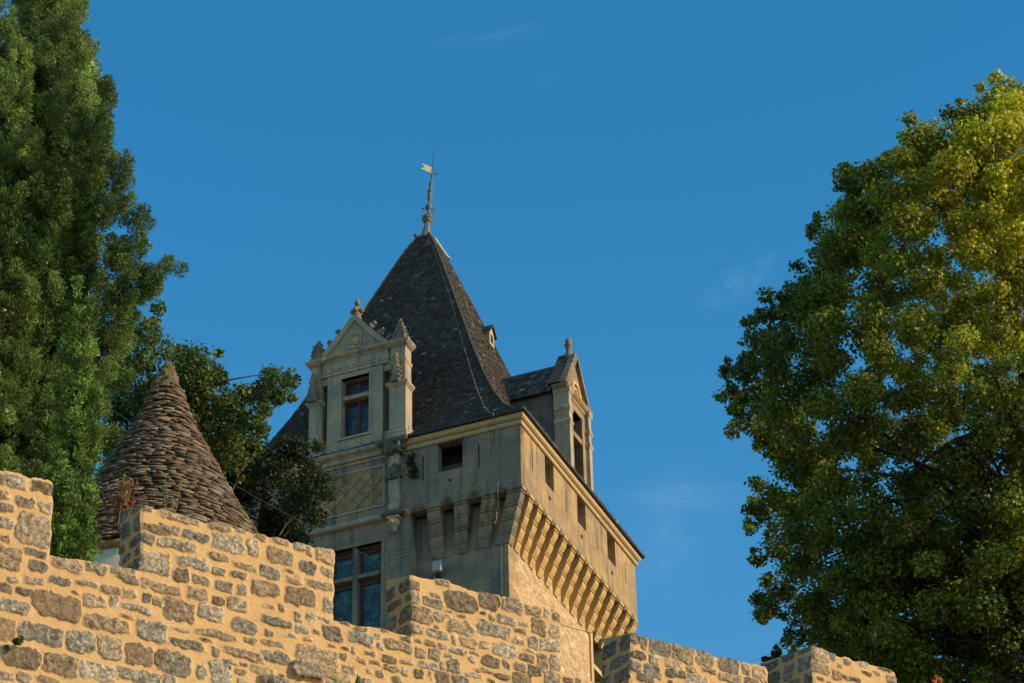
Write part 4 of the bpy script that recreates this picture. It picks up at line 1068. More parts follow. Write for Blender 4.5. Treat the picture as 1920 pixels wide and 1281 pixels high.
# side stretches outside the picture, and the thickness of the wall
b = MB()
def wbox(s0, s1, z0, z1, d0, d1):
    P = [tuple(WS * s - WN * d + np.array([0, 0, z])) for z in (z0, z1) for s, d in ((s0, d0), (s1, d0), (s1, d1), (s0, d1))]
    b.add(P, [(0, 3, 2, 1), (4, 5, 6, 7), (0, 1, 5, 4), (1, 2, 6, 5), (2, 3, 7, 6), (3, 0, 4, 7)])
wbox(SMIN - 30, SMIN - .002, 0, float(sill(SMIN)), -.01, .5); wbox(SMAX + .002, SMAX + 45, 0, float(sill(SMAX)), -.01, .5)
wbox(SMIN, SMAX, 0, float(sill(SMAX)) - .6, .10, .55)
b.build('wall_core', M['wall'], rampart)
for mi, (cr, re, thk, le) in enumerate(MER):
    crest = mkline(cr); L_ = np.array([wall_sz(*p) for p in le])[::-1]; R_ = np.array([wall_sz(*p) for p in re])[::-1]
    nv = 72; nh = max(20, int((R_[:, 0].mean() - L_[:, 0].mean()) / ST))
    v = np.linspace(0, 1, nv)[:, None]; u = np.linspace(0, 1, nh)[None]
    zl = L_[0, 1] + (L_[-1, 1] - L_[0, 1]) * v; zr = R_[0, 1] + (R_[-1, 1] - R_[0, 1]) * v
    sl0 = np.interp(zl[:, 0], L_[:, 1], L_[:, 0])[:, None]; sr0 = np.interp(zr[:, 0], R_[:, 1], R_[:, 0])[:, None]
    rnd = .012
    sl0 = sl0 + fbm(zl * 8, zl * 0 + mi, 81, 3) * .03 + .012 * np.clip((v - .95) / .05, 0, 1) ** 2
    sr0 = sr0 + fbm(zr * 8, zr * 0 + mi, 85, 3) * .03 - .012 * np.clip((v - .95) / .05, 0, 1) ** 2
    S = sl0 * (1 - u) + sr0 * u
    zc = crest(S[-1]) + fbm(S[-1] * 6, S[-1] * 0, 91, 3) * .018
    zc = zc + (stone_field(S[-1], zc - .03, SA)[1][:, 0] - .6) * .022 + fbm(S[-1] * 30, S[-1] * 0, 93, 2) * .014
    z_s = sill(S[0]) - .03
    Z = z_s[None] * (1 - v) + zc[None] * v
    Sg, Zg = S.ravel(), Z.ravel()
    Hg, Cg = stone_field(Sg, Zg, SA)
    edge = np.minimum(1, np.minimum(u, 1 - u) * (nh * ST) / .03)
    Hg = Hg - (1 - np.repeat(edge, nv, 0).ravel()) * .012
    Vm = w3(Sg, Zg, Hg); Fm = quadgrid(nv, nh); Cm = Cg
    # top, sloping slightly up to the back
    nt_ = 24; i_top = (nv - 1) * nh
    tt_ = np.linspace(0, 1, nt_)[1:]
    fr = Vm[i_top:i_top + nh]; fc = Cg[i_top:i_top + nh]
    rows = [fr + WD * thk * q + np.array([0, 0, 1.0]) * (.10 * q + .02 * fbm(S[-1] * 9, q * 5 + 0 * S[-1], 95, 2))[:, None] for q in tt_]
    b0 = len(Vm); Vm = np.vstack([Vm] + rows); Cm = np.vstack([Cm] + [np.stack([np.clip(fc[:, 0] * .3 + .55, 0, 1), fc[:, 1], fc[:, 2]], 1)] * len(rows))
    idx = np.vstack([np.arange(i_top, i_top + nh)[None], b0 + np.arange((nt_ - 1) * nh).reshape(nt_ - 1, nh)])
    Fm = np.vstack([Fm, np.stack([idx[:-1, :-1], idx[:-1, 1:], idx[1:, 1:], idx[1:, :-1]], -1).reshape(-1, 4)])
    # ends
    for side in (0, 1):
        e = Vm[np.arange(nv) * nh + (0 if side == 0 else nh - 1)]
        na = max(12, int(thk / .011)); q = np.linspace(0, 1, na)
        zz_ = e[:, 2]
        rs = []
        r2 = np.random.default_rng(100 + mi * 7 + side)
        zc_ = zz_.min() + .02
        while zc_ < zz_.max() - .03:
            hh = r2.uniform(.10, .20); t_ = -r2.uniform(0, .12)
            while t_ < thk:
                a = r2.uniform(.16, .36); rs.append([t_ + a / 2, zc_ + hh / 2, a / 2 - .012, hh / 2 - .012, r2.uniform(.0, .015), r2.uniform(.1, .5), r2.beta(1.2, 1.6), len(rs) + mi * 50]); t_ += a + .02
            zc_ += hh + .012
        Tg = np.repeat((q * thk)[None], nv, 0); Zg2 = np.repeat(zz_[:, None], na, 1) + .10 * q[None] * np.linspace(0, 1, nv)[:, None]
        H2, C2 = stone_field(Tg.ravel(), Zg2.ravel(), np.array(rs))
        H2 = H2 * np.repeat(np.minimum(1, q * na / 4)[None], nv, 0).ravel()
        base = e[:, None, :] + (q * thk)[None, :, None] * WD
        base[..., 2] = Zg2
        Ve = base.reshape(-1, 3) + (H2[:, None] * WS) * (-1 if side == 0 else 1)
        Fe = quadgrid(nv, na, len(Vm))
        if side == 0: Fe = Fe[:, ::-1]
        Vm = np.vstack([Vm, Ve]); Cm = np.vstack([Cm, C2]); Fm = np.vstack([Fm, Fe])
    np_mesh('merlon', Vm, Fm, M['wall'], rampart, Cm, smooth=True)

# ------------------------------------------------------------------ round turret with a roof of stacked stone slabs
def zat(py, px, p):
    """height on the vertical through plan point p seen at picture row py"""
    d = ray(px, py); q = p[:2] - CAM[:2]; k = (q @ d[:2]) / (d[:2] @ d[:2]); return float(CAM[2] + k * d[2])
TD = 45.0
tc0 = at(303, 900, TD); txy = tc0[:2]; sc_t = TD / FPX
tz = lambda py: zat(py, 303, txy)
g_t = ground_at(*txy) - .3
turret = empty('round_turret', (txy[0], txy[1], g_t))
tag(turret, 'round dovecote turret with a steep bell-shaped roof of stacked stone slabs, beside the cypress', 'turret')
prof = [(736, 34), (752, 39), (785, 52), (820, 71), (855, 94), (892, 118), (925, 139), (960, 161), (993, 184), (1040, 214), (1090, 245), (1131, 268)]
ph = np.array([tz(y) for y, r in prof]); prr = np.array([r for y, r in prof]) * sc_t * .93
o_ = np.argsort(ph); ph, prr = ph[o_], prr[o_]
zbase = ph[0] - g_t
tv, tf, tcl = [], [], []
z = ph[0]; row = 0
while z < ph[-1]:
    hgt = .042 + rng.uniform(-.006, .008)
    r0 = np.interp(z, ph, prr); a = rng.uniform(0, 6.28); a_end = a + 2 * math.pi
    while a < a_end - .02:
        wd = rng.uniform(.12, .36) / max(r0, .2); a1 = min(a + wd, a_end) - .012 / max(r0, .2)
        if a1 - a > .01:
            ro = r0 + rng.normal(0, .009) + .02; ri = r0 - .22; zz_ = z + .022 * math.sin(a * 3.1 + row * .12) + .012 * math.sin(a * 9 + row * .5) + rng.uniform(-.009, .009); zu = zz_ + hgt * rng.uniform(.5, .8)
            sk = rng.uniform(-.015, .015); tlt = rng.uniform(.0, .03)
            i = len(tv); mid = (a + a1) / 2; ry = .012
            for rr, zl_ in ((ro, zz_), (ro - .004, zu)):
                for aa, ex in ((a, -.004 + sk), (mid, .008), (a1, -.004 - sk)):
                    ex += rng.normal(0, .008); tv.append((math.cos(aa) * (rr + ex), math.sin(aa) * (rr + ex), zl_ - tlt + rng.uniform(-.009, .009) - g_t))
            for zl_ in (zz_ + .05, zu + .07):
                for aa in (a, mid, a1): tv.append((math.cos(aa) * ri, math.sin(aa) * ri, zl_ - g_t))
            tf += [(i, i + 1, i + 4, i + 3), (i + 1, i + 2, i + 5, i + 4), (i + 3, i + 4, i + 10, i + 9), (i + 4, i + 5, i + 11, i + 10), (i, i + 6, i + 7, i + 1), (i + 1, i + 7, i + 8, i + 2), (i, i + 3, i + 9, i + 6), (i + 2, i + 8, i + 11, i + 5)]
            g = rng.normal(0, 1)
            bc = np.array([.155, .110, .072]) * math.exp(.24 * g)
            if rng.random() < .15: bc = np.array([.22, .19, .15]) * rng.uniform(.7, 1.2)
            tcl += [bc] * 12
        a += wd
    z += hgt; row += 1
tr = np_mesh('roof', np.array(tv), tf, M['lauze'], turret, np.array(tcl))
b = MB(); b.lathe([(max(r_ - .16, .02), z_ - g_t) for r_, z_ in zip(prr, ph)], (0, 0, 0), 28)
b.build('roof_core', M['dark'], turret)
cap = MB(); zc0 = tz(745) - g_t; zc1 = tz(677) - g_t; H_ = zc1 - zc0
cap.lathe([(.30 * (1 - k / 16.6) ** .85 + .010 * (k % 2), zc0 - .04 + (H_ + .04) * k / 16) for k in range(17)], (0, 0, 0), 22, smooth=False)
lumpy(cap, .055, 61)
M['moss'] = (lambda: None)
def moss():
    m, t, p, out = mat('mossy_cap_stone'); ob = objco(t)
    c = mix(t, rng_(t, noise(t, ob, 5, 5, .7), .42, .60), (.17, .125, .08), (.125, .10, .022))
    c = mix(t, rng_(t, noise(t, ob, 22, 5, .7), .5, .75, 0, .7), c, (.07, .055, .035)); lk(t, c, p.inputs['Base Color']); bump(t, p, noise(t, ob, 18, 5, .7), .9, .05); return m
M['moss'] = moss()
cap.build('cap_stone', M['moss'], turret)
Rb = prr[0]
b = MB(); b.lathe([(Rb * .94, 0), (Rb * .94, zbase - .1)], (0, 0, 0), 40); b.build('turret_wall', M['plaster'], turret)
b = MB(); b.lathe([(Rb * .80, zbase - .16), (Rb * .97, zbase - .10), (Rb * 1.0, zbase - .03), (Rb * .8, zbase - .02)], (0, 0, 0), 40); b.build('eave_board', M['dry'], turret)

# ------------------------------------------------------------------ trees
def unit(v): return v / np.maximum(np.linalg.norm(v, axis=-1, keepdims=True), 1e-9)
def leaves(cent, rad, cnt, size, cols_, r, droop=.35, shell=.5, aspect=.85, outward=.8):
    """leaf-sized faces through clump volumes. cent (n,3), rad (n,3), cnt (n), cols_ (n,3)"""
    k = np.repeat(np.arange(len(cent)), cnt); n = len(k)
    d = unit(r.normal(size=(n, 3))); q = shell + (1 - shell) * r.random(n) ** .5
    q = q * (1 + .16 * r.normal(size=n))
    P = cent[k] + d * rad[k] * q[:, None]
    nrm = unit(d * outward + r.normal(size=(n, 3)) * .55 + np.array([0, 0, .45]))
    ax = unit(np.cross(nrm, r.normal(size=(n, 3)))); ax = unit(ax - np.array([0, 0, droop])); 
    sd_ = unit(np.cross(nrm, ax)); L = size * (.65 + .6 * r.random(n))[:, None]; W_ = L * aspect
    fold = nrm * L * .14
    V_ = np.stack([P - ax * L * .5, P + sd_ * W_ * .5 + fold - ax * L * .08, P + ax * L * .5, P - sd_ * W_ * .5 + fold - ax * L * .08], 1).reshape(-1, 3)
    F_ = np.arange(4 * n).reshape(n, 4)
    c = cols_[k] * np.exp(.22 * r.normal(size=(n, 1))) * (1 + .10 * r.normal(size=(n, 3)))
    return V_, F_, np.repeat(np.clip(c, .004, .9), 4, 0)
def tree_root(name, xy, label, cat, group=None):
    z = ground_at(*xy) - .2
    o = empty(name, (float(xy[0]), float(xy[1]), z)); tag(o, label, cat, group); return o, np.array([xy[0], xy[1], z])
def limbs(mb, p0, p1, r0, r1, r, sag=.12, n=6):
    p0, p1 = np.array(p0), np.array(p1); L = np.linalg.norm(p1 - p0); off = r.normal(size=3) * L * .07
    pts = []
    for k in range(n + 1):
        f = k / n; p = p0 * (1 - f) + p1 * f + off * math.sin(math.pi * f) + np.array([0, 0, 1]) * L * sag * math.sin(math.pi * f)
        pts.append(p + r.normal(size=3) * L * .008)
    mb.tube(pts, [r0 * (1 - k / n) + r1 * k / n for k in range(n + 1)], 6)
    return pts

# big linden on the right
r = np.random.default_rng(21)
LD = 56.0; lm_ = LD / FPX
lx = at(1905, 700, LD)
lin, l0 = tree_root('linden_tree', lx[:2], 'tall broad linden with green and yellowing leaves, painted paler on its sunny side, rising above the wall', 'tree')
edge = [(90, 1960), (150, 1915), (200, 1790), (245, 1690), (310, 1600), (380, 1555), (440, 1535), (520, 1500), (570, 1450), (610, 1410), (690, 1372), (760, 1385), (810, 1400), (850, 1455), (900, 1450), (960, 1415), (1040, 1440), (1130, 1445), (1180, 1490), (1260, 1500), (1340, 1560), (1430, 1640)]
ey = np.array([e[0] for e in edge]); ex = np.array([e[1] for e in edge])
cl = []
def clump(px, py, rp, depth, kind=0):
    p = at(px, py, LD + depth); p = p * 1.0
    cl.append((*p, rp * lm_, kind, px, py))
# lobes along the outline
for px, py, rp in ((1860, 205, 45), (1895, 175, 40), (1810, 225, 40), (1745, 262, 52), (1712, 300, 45), (1650, 350, 42), (1610, 345, 38), (1640, 400, 50), (1580, 400, 42), (1560, 450, 42), (1600, 470, 50), (1525, 530, 42), (1500, 580, 40), (1540, 590, 50), (1455, 590, 36), (1420, 640, 36), (1450, 660, 45), (1392, 700, 32), (1385, 745, 28), (1430, 730, 45), (1400, 790, 30), (1432, 820, 22), (1480, 800, 50), (1478, 880, 38), (1520, 860, 50), (1450, 930, 36), (1425, 970, 26), (1500, 960, 48), (1455, 1030, 36), (1510, 1050, 46), (1460, 1110, 34), (1440, 1135, 20), (1510, 1140, 44), (1500, 1195, 26), (1560, 1160, 50), (1560, 1215, 40), (1610, 1210, 45), (1650, 1250, 40), (1740, 330, 50), (1690, 390, 50)):
    clump(px, py, rp, r.uniform(-.9, .6))
xtra = [(1850, 290), (1885, 245), (1900, 320), (1860, 370), (1830, 330), (1905, 400), (1840, 430), (1900, 210), (1800, 290), (1780, 380)]
tries = 0
pts_ = []
while tries < 14000 and len(pts_) < 880:
    tries += 1
    py = r.uniform(130, 1480); xl = np.interp(py, ey, ex) + 42; px = r.uniform(xl, 2420)
    xr = 3810 - np.interp(py, ey, ex)
    if px > xr: continue
    hw = (1905 - np.interp(py, ey, ex)); a = (px - 1905) / hw
    dmax = hw * lm_ * math.sqrt(max(0, 1 - a * a)) * .85
    dep = r.choice([-1, 1], p=[.72, .28]) * dmax * r.uniform(.25, 1.0) ** .6
    if any((px - q[0]) ** 2 + (py - q[1]) ** 2 + ((dep - q[2]) / lm_) ** 2 < (66 if px < 1980 else 100) ** 2 for q in pts_): continue
    pts_.append((px, py, dep)); clump(px, py, r.uniform(20, 46), dep)
for _ in range(60):
    px, py = r.uniform(1600, 1960), r.uniform(1000, 1300); clump(px, py, r.uniform(30, 46), -r.uniform(1.2, 3.6))
for px, py in xtra: clump(px, py, 42, r.uniform(-1.6, -.4)); clump(px + 10, py + 15, 42, r.uniform(.3, 1.5))
for q in list(cl)[:39]:                                          # small sprays that break the outline
    for _ in range(4):
        a = r.uniform(math.pi * .55, math.pi * 1.5)
        clump(q[5] + math.cos(a) * q[3] / lm_ * r.uniform(.8, 1.25), q[6] - math.sin(a) * q[3] / lm_ * r.uniform(.8, 1.25), r.uniform(9, 19), r.uniform(-.6, .6))
cl = np.array([c[:7] for c in cl], float)
cl[:39, 3] *= .84
cent = cl[:, :3] - l0; rad = np.repeat(cl[:, 3:4], 3, 1) * np.array([1.05, 1.05, .80])
yel_lit = np.clip((cl[:, 5] - 1480) / 420, 0, 1) * np.clip((820 - cl[:, 6]) / 420, 0.06, 1) + .12 * r.random(len(cl))  # brighter yellow toward the upper right paints in sunlight beside real yellowing
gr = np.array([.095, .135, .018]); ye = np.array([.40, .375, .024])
kc = gr + (ye - gr) * np.clip(yel_lit, 0, 1)[:, None] * .75
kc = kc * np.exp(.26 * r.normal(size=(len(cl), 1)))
cnt = np.clip((cl[:, 3] ** 2 * 3500), 26, 1200).astype(int)
cnt = np.where(cl[:, 5] > 1990, cnt // 2, cnt)
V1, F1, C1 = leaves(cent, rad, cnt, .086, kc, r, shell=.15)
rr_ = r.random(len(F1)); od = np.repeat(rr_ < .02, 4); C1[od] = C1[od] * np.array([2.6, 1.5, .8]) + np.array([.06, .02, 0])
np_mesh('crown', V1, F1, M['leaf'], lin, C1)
b = MB(); ztop = zat(330, 1905, lx[:2]) - l0[2]
tp = [np.array([.25 * math.sin(z_ * .5), .2 * math.cos(z_ * .4), z_]) for z_ in np.linspace(-.3, ztop, 16)]
b.tube(tp, list(np.linspace(.52, .06, 16)), 9)
sel = r.permutation(len(cent))[:110]
for i in sel:
    c = cent[i]; hd = np.hypot(c[0], c[1])
    if c[2] > ztop * .72: continue
    zs = np.clip(c[2] - hd * r.uniform(.25, .7), 2.0, ztop - .3)
    k = np.interp(zs, [q[2] for q in tp], range(16)); p0 = tp[int(k)]
    limbs(b, (p0[0], p0[1], zs), c, (.016 + .011 * hd), .006, r, sag=.08)
for path in (((1990, 760, -1.0), (1920, 786, -3.0), (1860, 800, -4.3), (1790, 828, -4.6), (1738, 858, -4.4), (1715, 890, -4.0)), ((1800, 824, -4.6), (1842, 868, -4.5), (1880, 900, -4.2))):
    q = [at(x_, y_, LD + d_ * .8) - l0 for x_, y_, d_ in path]
    b.tube([tuple(v_) for v_ in q], list(np.linspace(.085, .03, len(q))), 7)
b.build('trunk', M['bark'], lin)

# oak behind the turret and a dark evergreen beside the tower
def bushy(name, D, ax_px, ax_py, label, cat, lobes, leaf, base, alt, dens, seed, trunk_r=.22, depth=1.2, shell=.2):
    r = np.random.default_rng(seed); mm = D / FPX
    a0 = at(ax_px, ax_py, D); root, o0 = tree_root(name, a0[:2], label, cat)
    C_, Rr, K = [], [], []
    for px, py, rp in lobes:
        for q in range(2):
            p = at(px + r.normal() * rp * .2, py + r.normal() * rp * .2, D + r.uniform(-depth, depth)); C_.append(p - o0); Rr.append(rp * mm * r.uniform(.8, 1.05)); K.append(base + (alt - base) * r.random() ** 2)
    C_ = np.array(C_); Rr = np.array(Rr); K = np.array(K)
    V_, F_, cc = leaves(C_, np.stack([Rr, Rr, Rr * .85], 1), np.clip(Rr ** 2 * dens, 50, 1500).astype(int), leaf, K, r, shell=shell)
    np_mesh('crown', V_, F_, M['leaf'], root, cc)
    b = MB(); zt_ = C_[:, 2].mean()
    tp = [np.array([.12 * math.sin(z_), .1 * math.cos(z_ * 1.3), z_]) for z_ in np.linspace(-.3, zt_, 10)]
    b.tube(tp, list(np.linspace(trunk_r, trunk_r * .4, 10)), 8)
    for c in C_[::2]:
        hd = np.hypot(c[0], c[1]); zs = min(max(c[2] - hd * r.uniform(.3, .6), 1.0), zt_)
        limbs(b, (0, 0, zs), c, .014 + .009 * hd, .005, r, sag=.06)
    b.build('trunk', M['bark'], root)
    return root
bushy('oak_tree', 57.0, 262, 800, 'dark oak with gappy leafy boughs behind the stone turret', 'tree',
      [(365, 675, 40), (320, 655, 30), (275, 680, 35), (230, 690, 40), (400, 720, 38), (350, 735, 42), (440, 755, 38), (478, 735, 34), (505, 708, 24), (542, 712, 22), (525, 742, 22), (470, 790, 30), (385, 790, 45), (425, 825, 42), (250, 760, 45), (330, 845, 50), (280, 605, 20), (300, 578, 16), (262, 635, 22), (225, 640, 25), (450, 850, 30), (498, 765, 18), (550, 745, 12), (400, 850, 40), (410, 662, 10), (230, 840, 40), (300, 720, 30), (345, 690, 30), (375, 760, 40), (420, 770, 34), (455, 790, 30), (410, 700, 24), (340, 790, 45), (280, 750, 40), (455, 735, 22), (520, 725, 16), (490, 800, 22), (470, 840, 26), (290, 640, 20), (215, 760, 34), (205, 820, 36), (222, 715, 30), (212, 880, 34)],
      .085, np.array([.048, .086, .018]), np.array([.150, .175, .028]), 2600, 31, .30, 1.2, .15)
bushy('holm_oak', 60.0, 500, 930, 'dense dark evergreen standing against the shaded corner of the tower', 'tree',
      [(545, 858, 38), (590, 878, 28), (500, 890, 48), (560, 925, 46), (608, 930, 18), (465, 935, 50), (520, 975, 50), (585, 970, 28), (445, 880, 42), (430, 842, 36), (400, 950, 45), (560, 1005, 34), (598, 842, 16), (545, 838, 22), (450, 990, 40), (500, 1030, 45), (420, 905, 40), (604, 900, 20), (480, 850, 30)],
      .085, np.array([.026, .040, .014]), np.array([.055, .065, .02]), 2600, 37, .25, 1.3, .2)

# cypresses
def cypress(name, D, ax_px, label, profile, base, tip_c, nplume, nspray, seed, extra=(), plume_len=(.25, .5), cones=0, lean_out=.22, bough_len=(1.0, 2.0), ntuft=30, rbf=(.14, .20), qr=(.25, .92), shrink=0.0):
    r = np.random.default_rng(seed); mm = D / FPX
    a0 = at(ax_px, 640, D); root, o0 = tree_root(name, a0[:2], label, 'tree')
    zz = np.array([zat(y, ax_px, a0[:2]) for y, _ in profile]) - o0[2]; rr = np.array([q for _, q in profile]) * mm
    o_ = np.argsort(zz); zz, rr = zz[o_], np.maximum(rr[o_] - shrink, .08)
    z0, z1 = zz[0], zz[-1]
    P0, AX, LN, RD_, CC = [], [], [], [], []
    def bough(p, ax, L, Rb):
        """a flame-shaped bough: tufts spread over its surface"""
        e1 = unit(np.cross(ax, np.array([.3, .9, .1]))); e2 = np.cross(ax, e1); tone = r.random(); sh_ = math.exp(.30 * r.normal())
        for _ in range(int(ntuft * L * Rb / .3)):
            t = r.random() ** .9; rb = Rb * math.sin(math.pi * min(1, .16 + .84 * t)) ** .7 + .02
            a = r.uniform(0, 2 * math.pi); lat = e1 * math.cos(a) + e2 * math.sin(a)
            ax2 = unit(ax * .75 + lat * .6 * (1 - .6 * t) + np.array([0, 0, .35]) + r.normal(size=3) * .2)
            l2 = r.uniform(*plume_len) * (1 - .35 * t)
            P0.append(p + ax * (t * L) + lat * rb * r.uniform(.72, 1.0) - ax2 * l2 * .35); AX.append(ax2); LN.append(l2); RD_.append(l2 * r.uniform(.22, .34))
            CC.append((base + (tip_c - base) * np.clip(.55 * tone + .5 * r.random(), 0, 1)) * sh_)
    for k in range(nplume):
        for _ in range(20):
            z = r.uniform(z0, z1 - .1)
            if r.random() < np.interp(z, zz, rr) / rr.max(): break
        a = k * 2.399 + r.normal() * .3; R_ = np.interp(z, zz, rr); q = qr[0] + (qr[1] - qr[0]) * r.random() ** .6
        L = r.uniform(*bough_len) * min(1, .35 + R_ / 1.1); out = np.array([math.cos(a), math.sin(a), 0]); ln = lean_out * r.uniform(.5, 1.8)
        bough(out * max(R_ * q - L * ln * .4, 0) + np.array([0, 0, z - L * .5]), unit(out * ln + np.array([0, 0, 1]) + r.normal(size=3) * .07), L, L * r.uniform(*rbf))
    for (bx, by, txp, typ, wd) in extra:                          # boughs that stand out of the outline
        dd = D + r.uniform(-.3, .3); p, q = at(bx, by, dd) - o0, at(txp, typ, dd) - o0
        L = np.linalg.norm(q - p); bough(p, (q - p) / L, L, wd * mm)
    P0, AX, LN, RD_, CC = map(np.array, (P0, AX, LN, RD_, CC))
    cnt = np.clip(nspray * .22 * LN * RD_ / (.37 * .10), 30, nspray * 3).astype(int)
    k = np.repeat(np.arange(len(P0)), cnt); n = len(k)
    t = r.random(n) ** .85; sub = r.integers(0, 7, n)
    e1 = unit(np.cross(AX, np.array([.3, .9, .1]))); e2 = np.cross(AX, e1)
    rp = RD_[k] * np.sin(np.pi * np.clip(.12 + .88 * t, 0, 1)) ** .8 * 1.15 + .012
    # each plume is a bundle of finer flame-shaped sprays
    sa_ = sub * 2.4 + k * 1.7; so_ = rp * .55
    th = r.uniform(0, 2 * np.pi, n); rq = rp * .62 * np.sqrt(r.random(n))
    lat = e1[k] * (np.cos(sa_) * so_ + np.cos(th) * rq)[:, None] + e2[k] * (np.sin(sa_) * so_ + np.sin(th) * rq)[:, None]
    P = P0[k] + AX[k] * (t * LN[k])[:, None] + lat
    dr = unit(AX[k] * .8 + unit(lat) * .75 + r.normal(size=(n, 3)) * .45)
    sd_ = unit(np.cross(dr, r.normal(size=(n, 3)))); Ls = r.uniform(.030, .068, n)[:, None]; Ws = Ls * r.uniform(.16, .28, n)[:, None]
    V_ = np.stack([P - sd_ * Ws * .35, P + sd_ * Ws * .35, P + dr * Ls * .55 + sd_ * Ws, P + dr * Ls, P + dr * Ls * .55 - sd_ * Ws], 1).reshape(-1, 3)
    V_ = V_.reshape(-1, 5, 3)[:, [0, 1, 3, 4]].reshape(-1, 3)
    F_ = np.arange(4 * n).reshape(n, 4)
    c = CC[k] * np.exp(.22 * r.normal(size=(len(P0), 1)))[k] * np.exp(.17 * r.normal(size=(n, 1))) * (.85 + .35 * t[:, None])
    np_mesh('crown', V_, F_, M['needle'], root, np.repeat(np.clip(c, .004, .6), 4, 0))
    b = MB(); b.tube([(0, 0, z_) for z_ in np.linspace(-.2, z1 - .4, 8)], list(np.linspace(rr.max() * .12, .02, 8)), 8)
    for i in range(0, len(P0), 25): limbs(b, (0, 0, max(P0[i][2] - .5, .2)), P0[i], .014, .006, r, sag=0, n=3)
    b.build('trunk', M['bark'], root)
    if cones:
        ids = r.integers(0, n, cones); cv = []; cf = []
        for i in ids:
            i0 = len(cv); s_ = r.uniform(.017, .027); pp = P[i] + unit(lat[i]) * .03
            if r.random() < .6: pp = P[ids[0] if False else i] + r.normal(size=3) * .05
            for v_ in ((1, 0, 0), (-1, 0, 0), (0, 1, 0), (0, -1, 0), (0, 0, 1.2), (0, 0, -1.2)): cv.append(pp + np.array(v_) * s_)
            cf += [(i0, i0 + 2, i0 + 4), (i0 + 2, i0 + 1, i0 + 4), (i0 + 1, i0 + 3, i0 + 4), (i0 + 3, i0, i0 + 4), (i0 + 2, i0, i0 + 5), (i0 + 1, i0 + 2, i0 + 5), (i0 + 3, i0 + 1, i0 + 5), (i0, i0 + 3, i0 + 5)]
        o = np_mesh('seed_cone', cv, cf, M['cone'], root); tag(o, kind='stuff')
    return root
cypress('italian_cypress', 40.0, 15, 'huge old cypress with ragged feathery boughs, many brown cones and a broad base', 
        [(-330, 12), (-200, 60), (0, 112), (120, 140), (210, 168), (300, 185), (400, 205), (520, 215), (640, 205), (740, 180), (870, 172), (1000, 150), (1250, 110)],
        np.array([.036, .070, .019]), np.array([.160, .208, .050]), 300, 1500, 41, plume_len=(.20, .42), ntuft=34, shrink=.38, rbf=(.13, .18),
        extra=[(95, 120, 132, -5, 15), (140, 230, 182, 128, 13), (150, 330, 198, 205, 18), (190, 420, 236, 292, 20), (180, 520, 232, 330, 30), (215, 520, 286, 398, 18), (200, 560, 262, 400, 26), (220, 560, 312, 500, 17), (240, 560, 338, 508, 14), (210, 600, 290, 520, 26), (180, 620, 250, 520, 34), (170, 700, 222, 560, 36), (160, 420, 205, 300, 30), (110, 250, 160, 100, 28), (140, 760, 190, 620, 40), (120, 330, 175, 210, 30), (80, 500, 120, 330, 40), (20, 420, 60, 250, 40), (60, 760, 90, 590, 45), (10, 860, 30, 650, 45), (120, 560, 160, 400, 36), (200, 770, 236, 620, 20), (150, 880, 175, 720, 30)], cones=700)
cypress('italian_cypress', 31.5, 155, 'slim young cypress with fresh bright green foliage in the gap of the wall',
        [(535, 2), (570, 10), (620, 22), (700, 36), (800, 48), (900, 57), (1000, 63), (1060, 62), (1250, 46)],
        np.array([.062, .112, .020]), np.array([.145, .205, .036]), 100, 900, 43, plume_len=(.10, .20), bough_len=(.8, 1.4), ntuft=130, rbf=(.06, .09), qr=(.15, .62), cones=14, lean_out=.10)

# ------------------------------------------------------------------ weeds on the wall top, twigs, wires, small plants
def weed(name, label, pts, cat, stem_mat, leaf_c, D, wpx=1.6, leafy=0, lsize=.03, seed=1):
    r = np.random.default_rng(seed); o0 = at(*pts[0][0], D); root = empty(name, tuple(o0)); tag(root, label, cat)
    b = MB(); lp_ = []
    for path in pts:
        q = [at(x, y, D + .05 * math.sin(i + len(lp_))) - o0 for i, (x, y) in enumerate(path)]
        b.tube([tuple(v) for v in q], list(np.linspace(wpx, wpx * .5, len(q)) * D / FPX * .5), 5)
        lp_.append(q)
    b.build('stem', M[stem_mat], root)
    if leafy:
        C_ = []
        for q in lp_:
            q = np.array(q); f = r.uniform(.25, 1.0, leafy) * (len(q) - 1); i = np.clip(f.astype(int), 0, len(q) - 2); C_.append(q[i] + (q[i + 1] - q[i]) * (f - i)[:, None])
        C_ = np.vstack(C_); V_, F_, cc = leaves(C_, np.full((len(C_), 3), .02), np.full(len(C_), 2), lsize, np.repeat([leaf_c], len(C_), 0), r, shell=.3)
        np_mesh('foliage', V_, F_, M['leaf'], root, cc)
    return root
WD_ = 26.2
r = np.random.default_rng(77)
rust = []
for k in range(26):
    x0 = 232 + r.normal() * 9; x1 = x0 + r.normal() * 14 - 2; y1 = 985 - r.uniform(40, 95)
    rust.append([(x0, 1000), ((x0 * .6 + x1 * .4) + r.normal() * 3, 1000 - (1000 - y1) * .5), (x1, y1)])
weed('dried_weed', 'withered red-brown weed behind the merlon edge beside the young cypress', rust, 'weed', 'rust', np.array([.30, .13, .07]), 26.6, 1.5, 12, .035, 5)
weed('wall_weed', 'tallest yellow-green weed stalk rising from the dried clump', [[(222, 985), (226, 950), (232, 912), (236, 885)]], 'weed', 'stem', np.array([.26, .24, .06]), 26.5, 1.6, 16, .022, 6)
weed('wall_weed', 'leafy green weed growing at the corner of the merlon under the stone turret', [[(312, 962), (308, 935), (307, 905)], [(312, 962), (314, 930), (310, 900)]], 'weed', 'stem', np.array([.22, .24, .09]), 26.3, 1.3, 14, .022, 7)
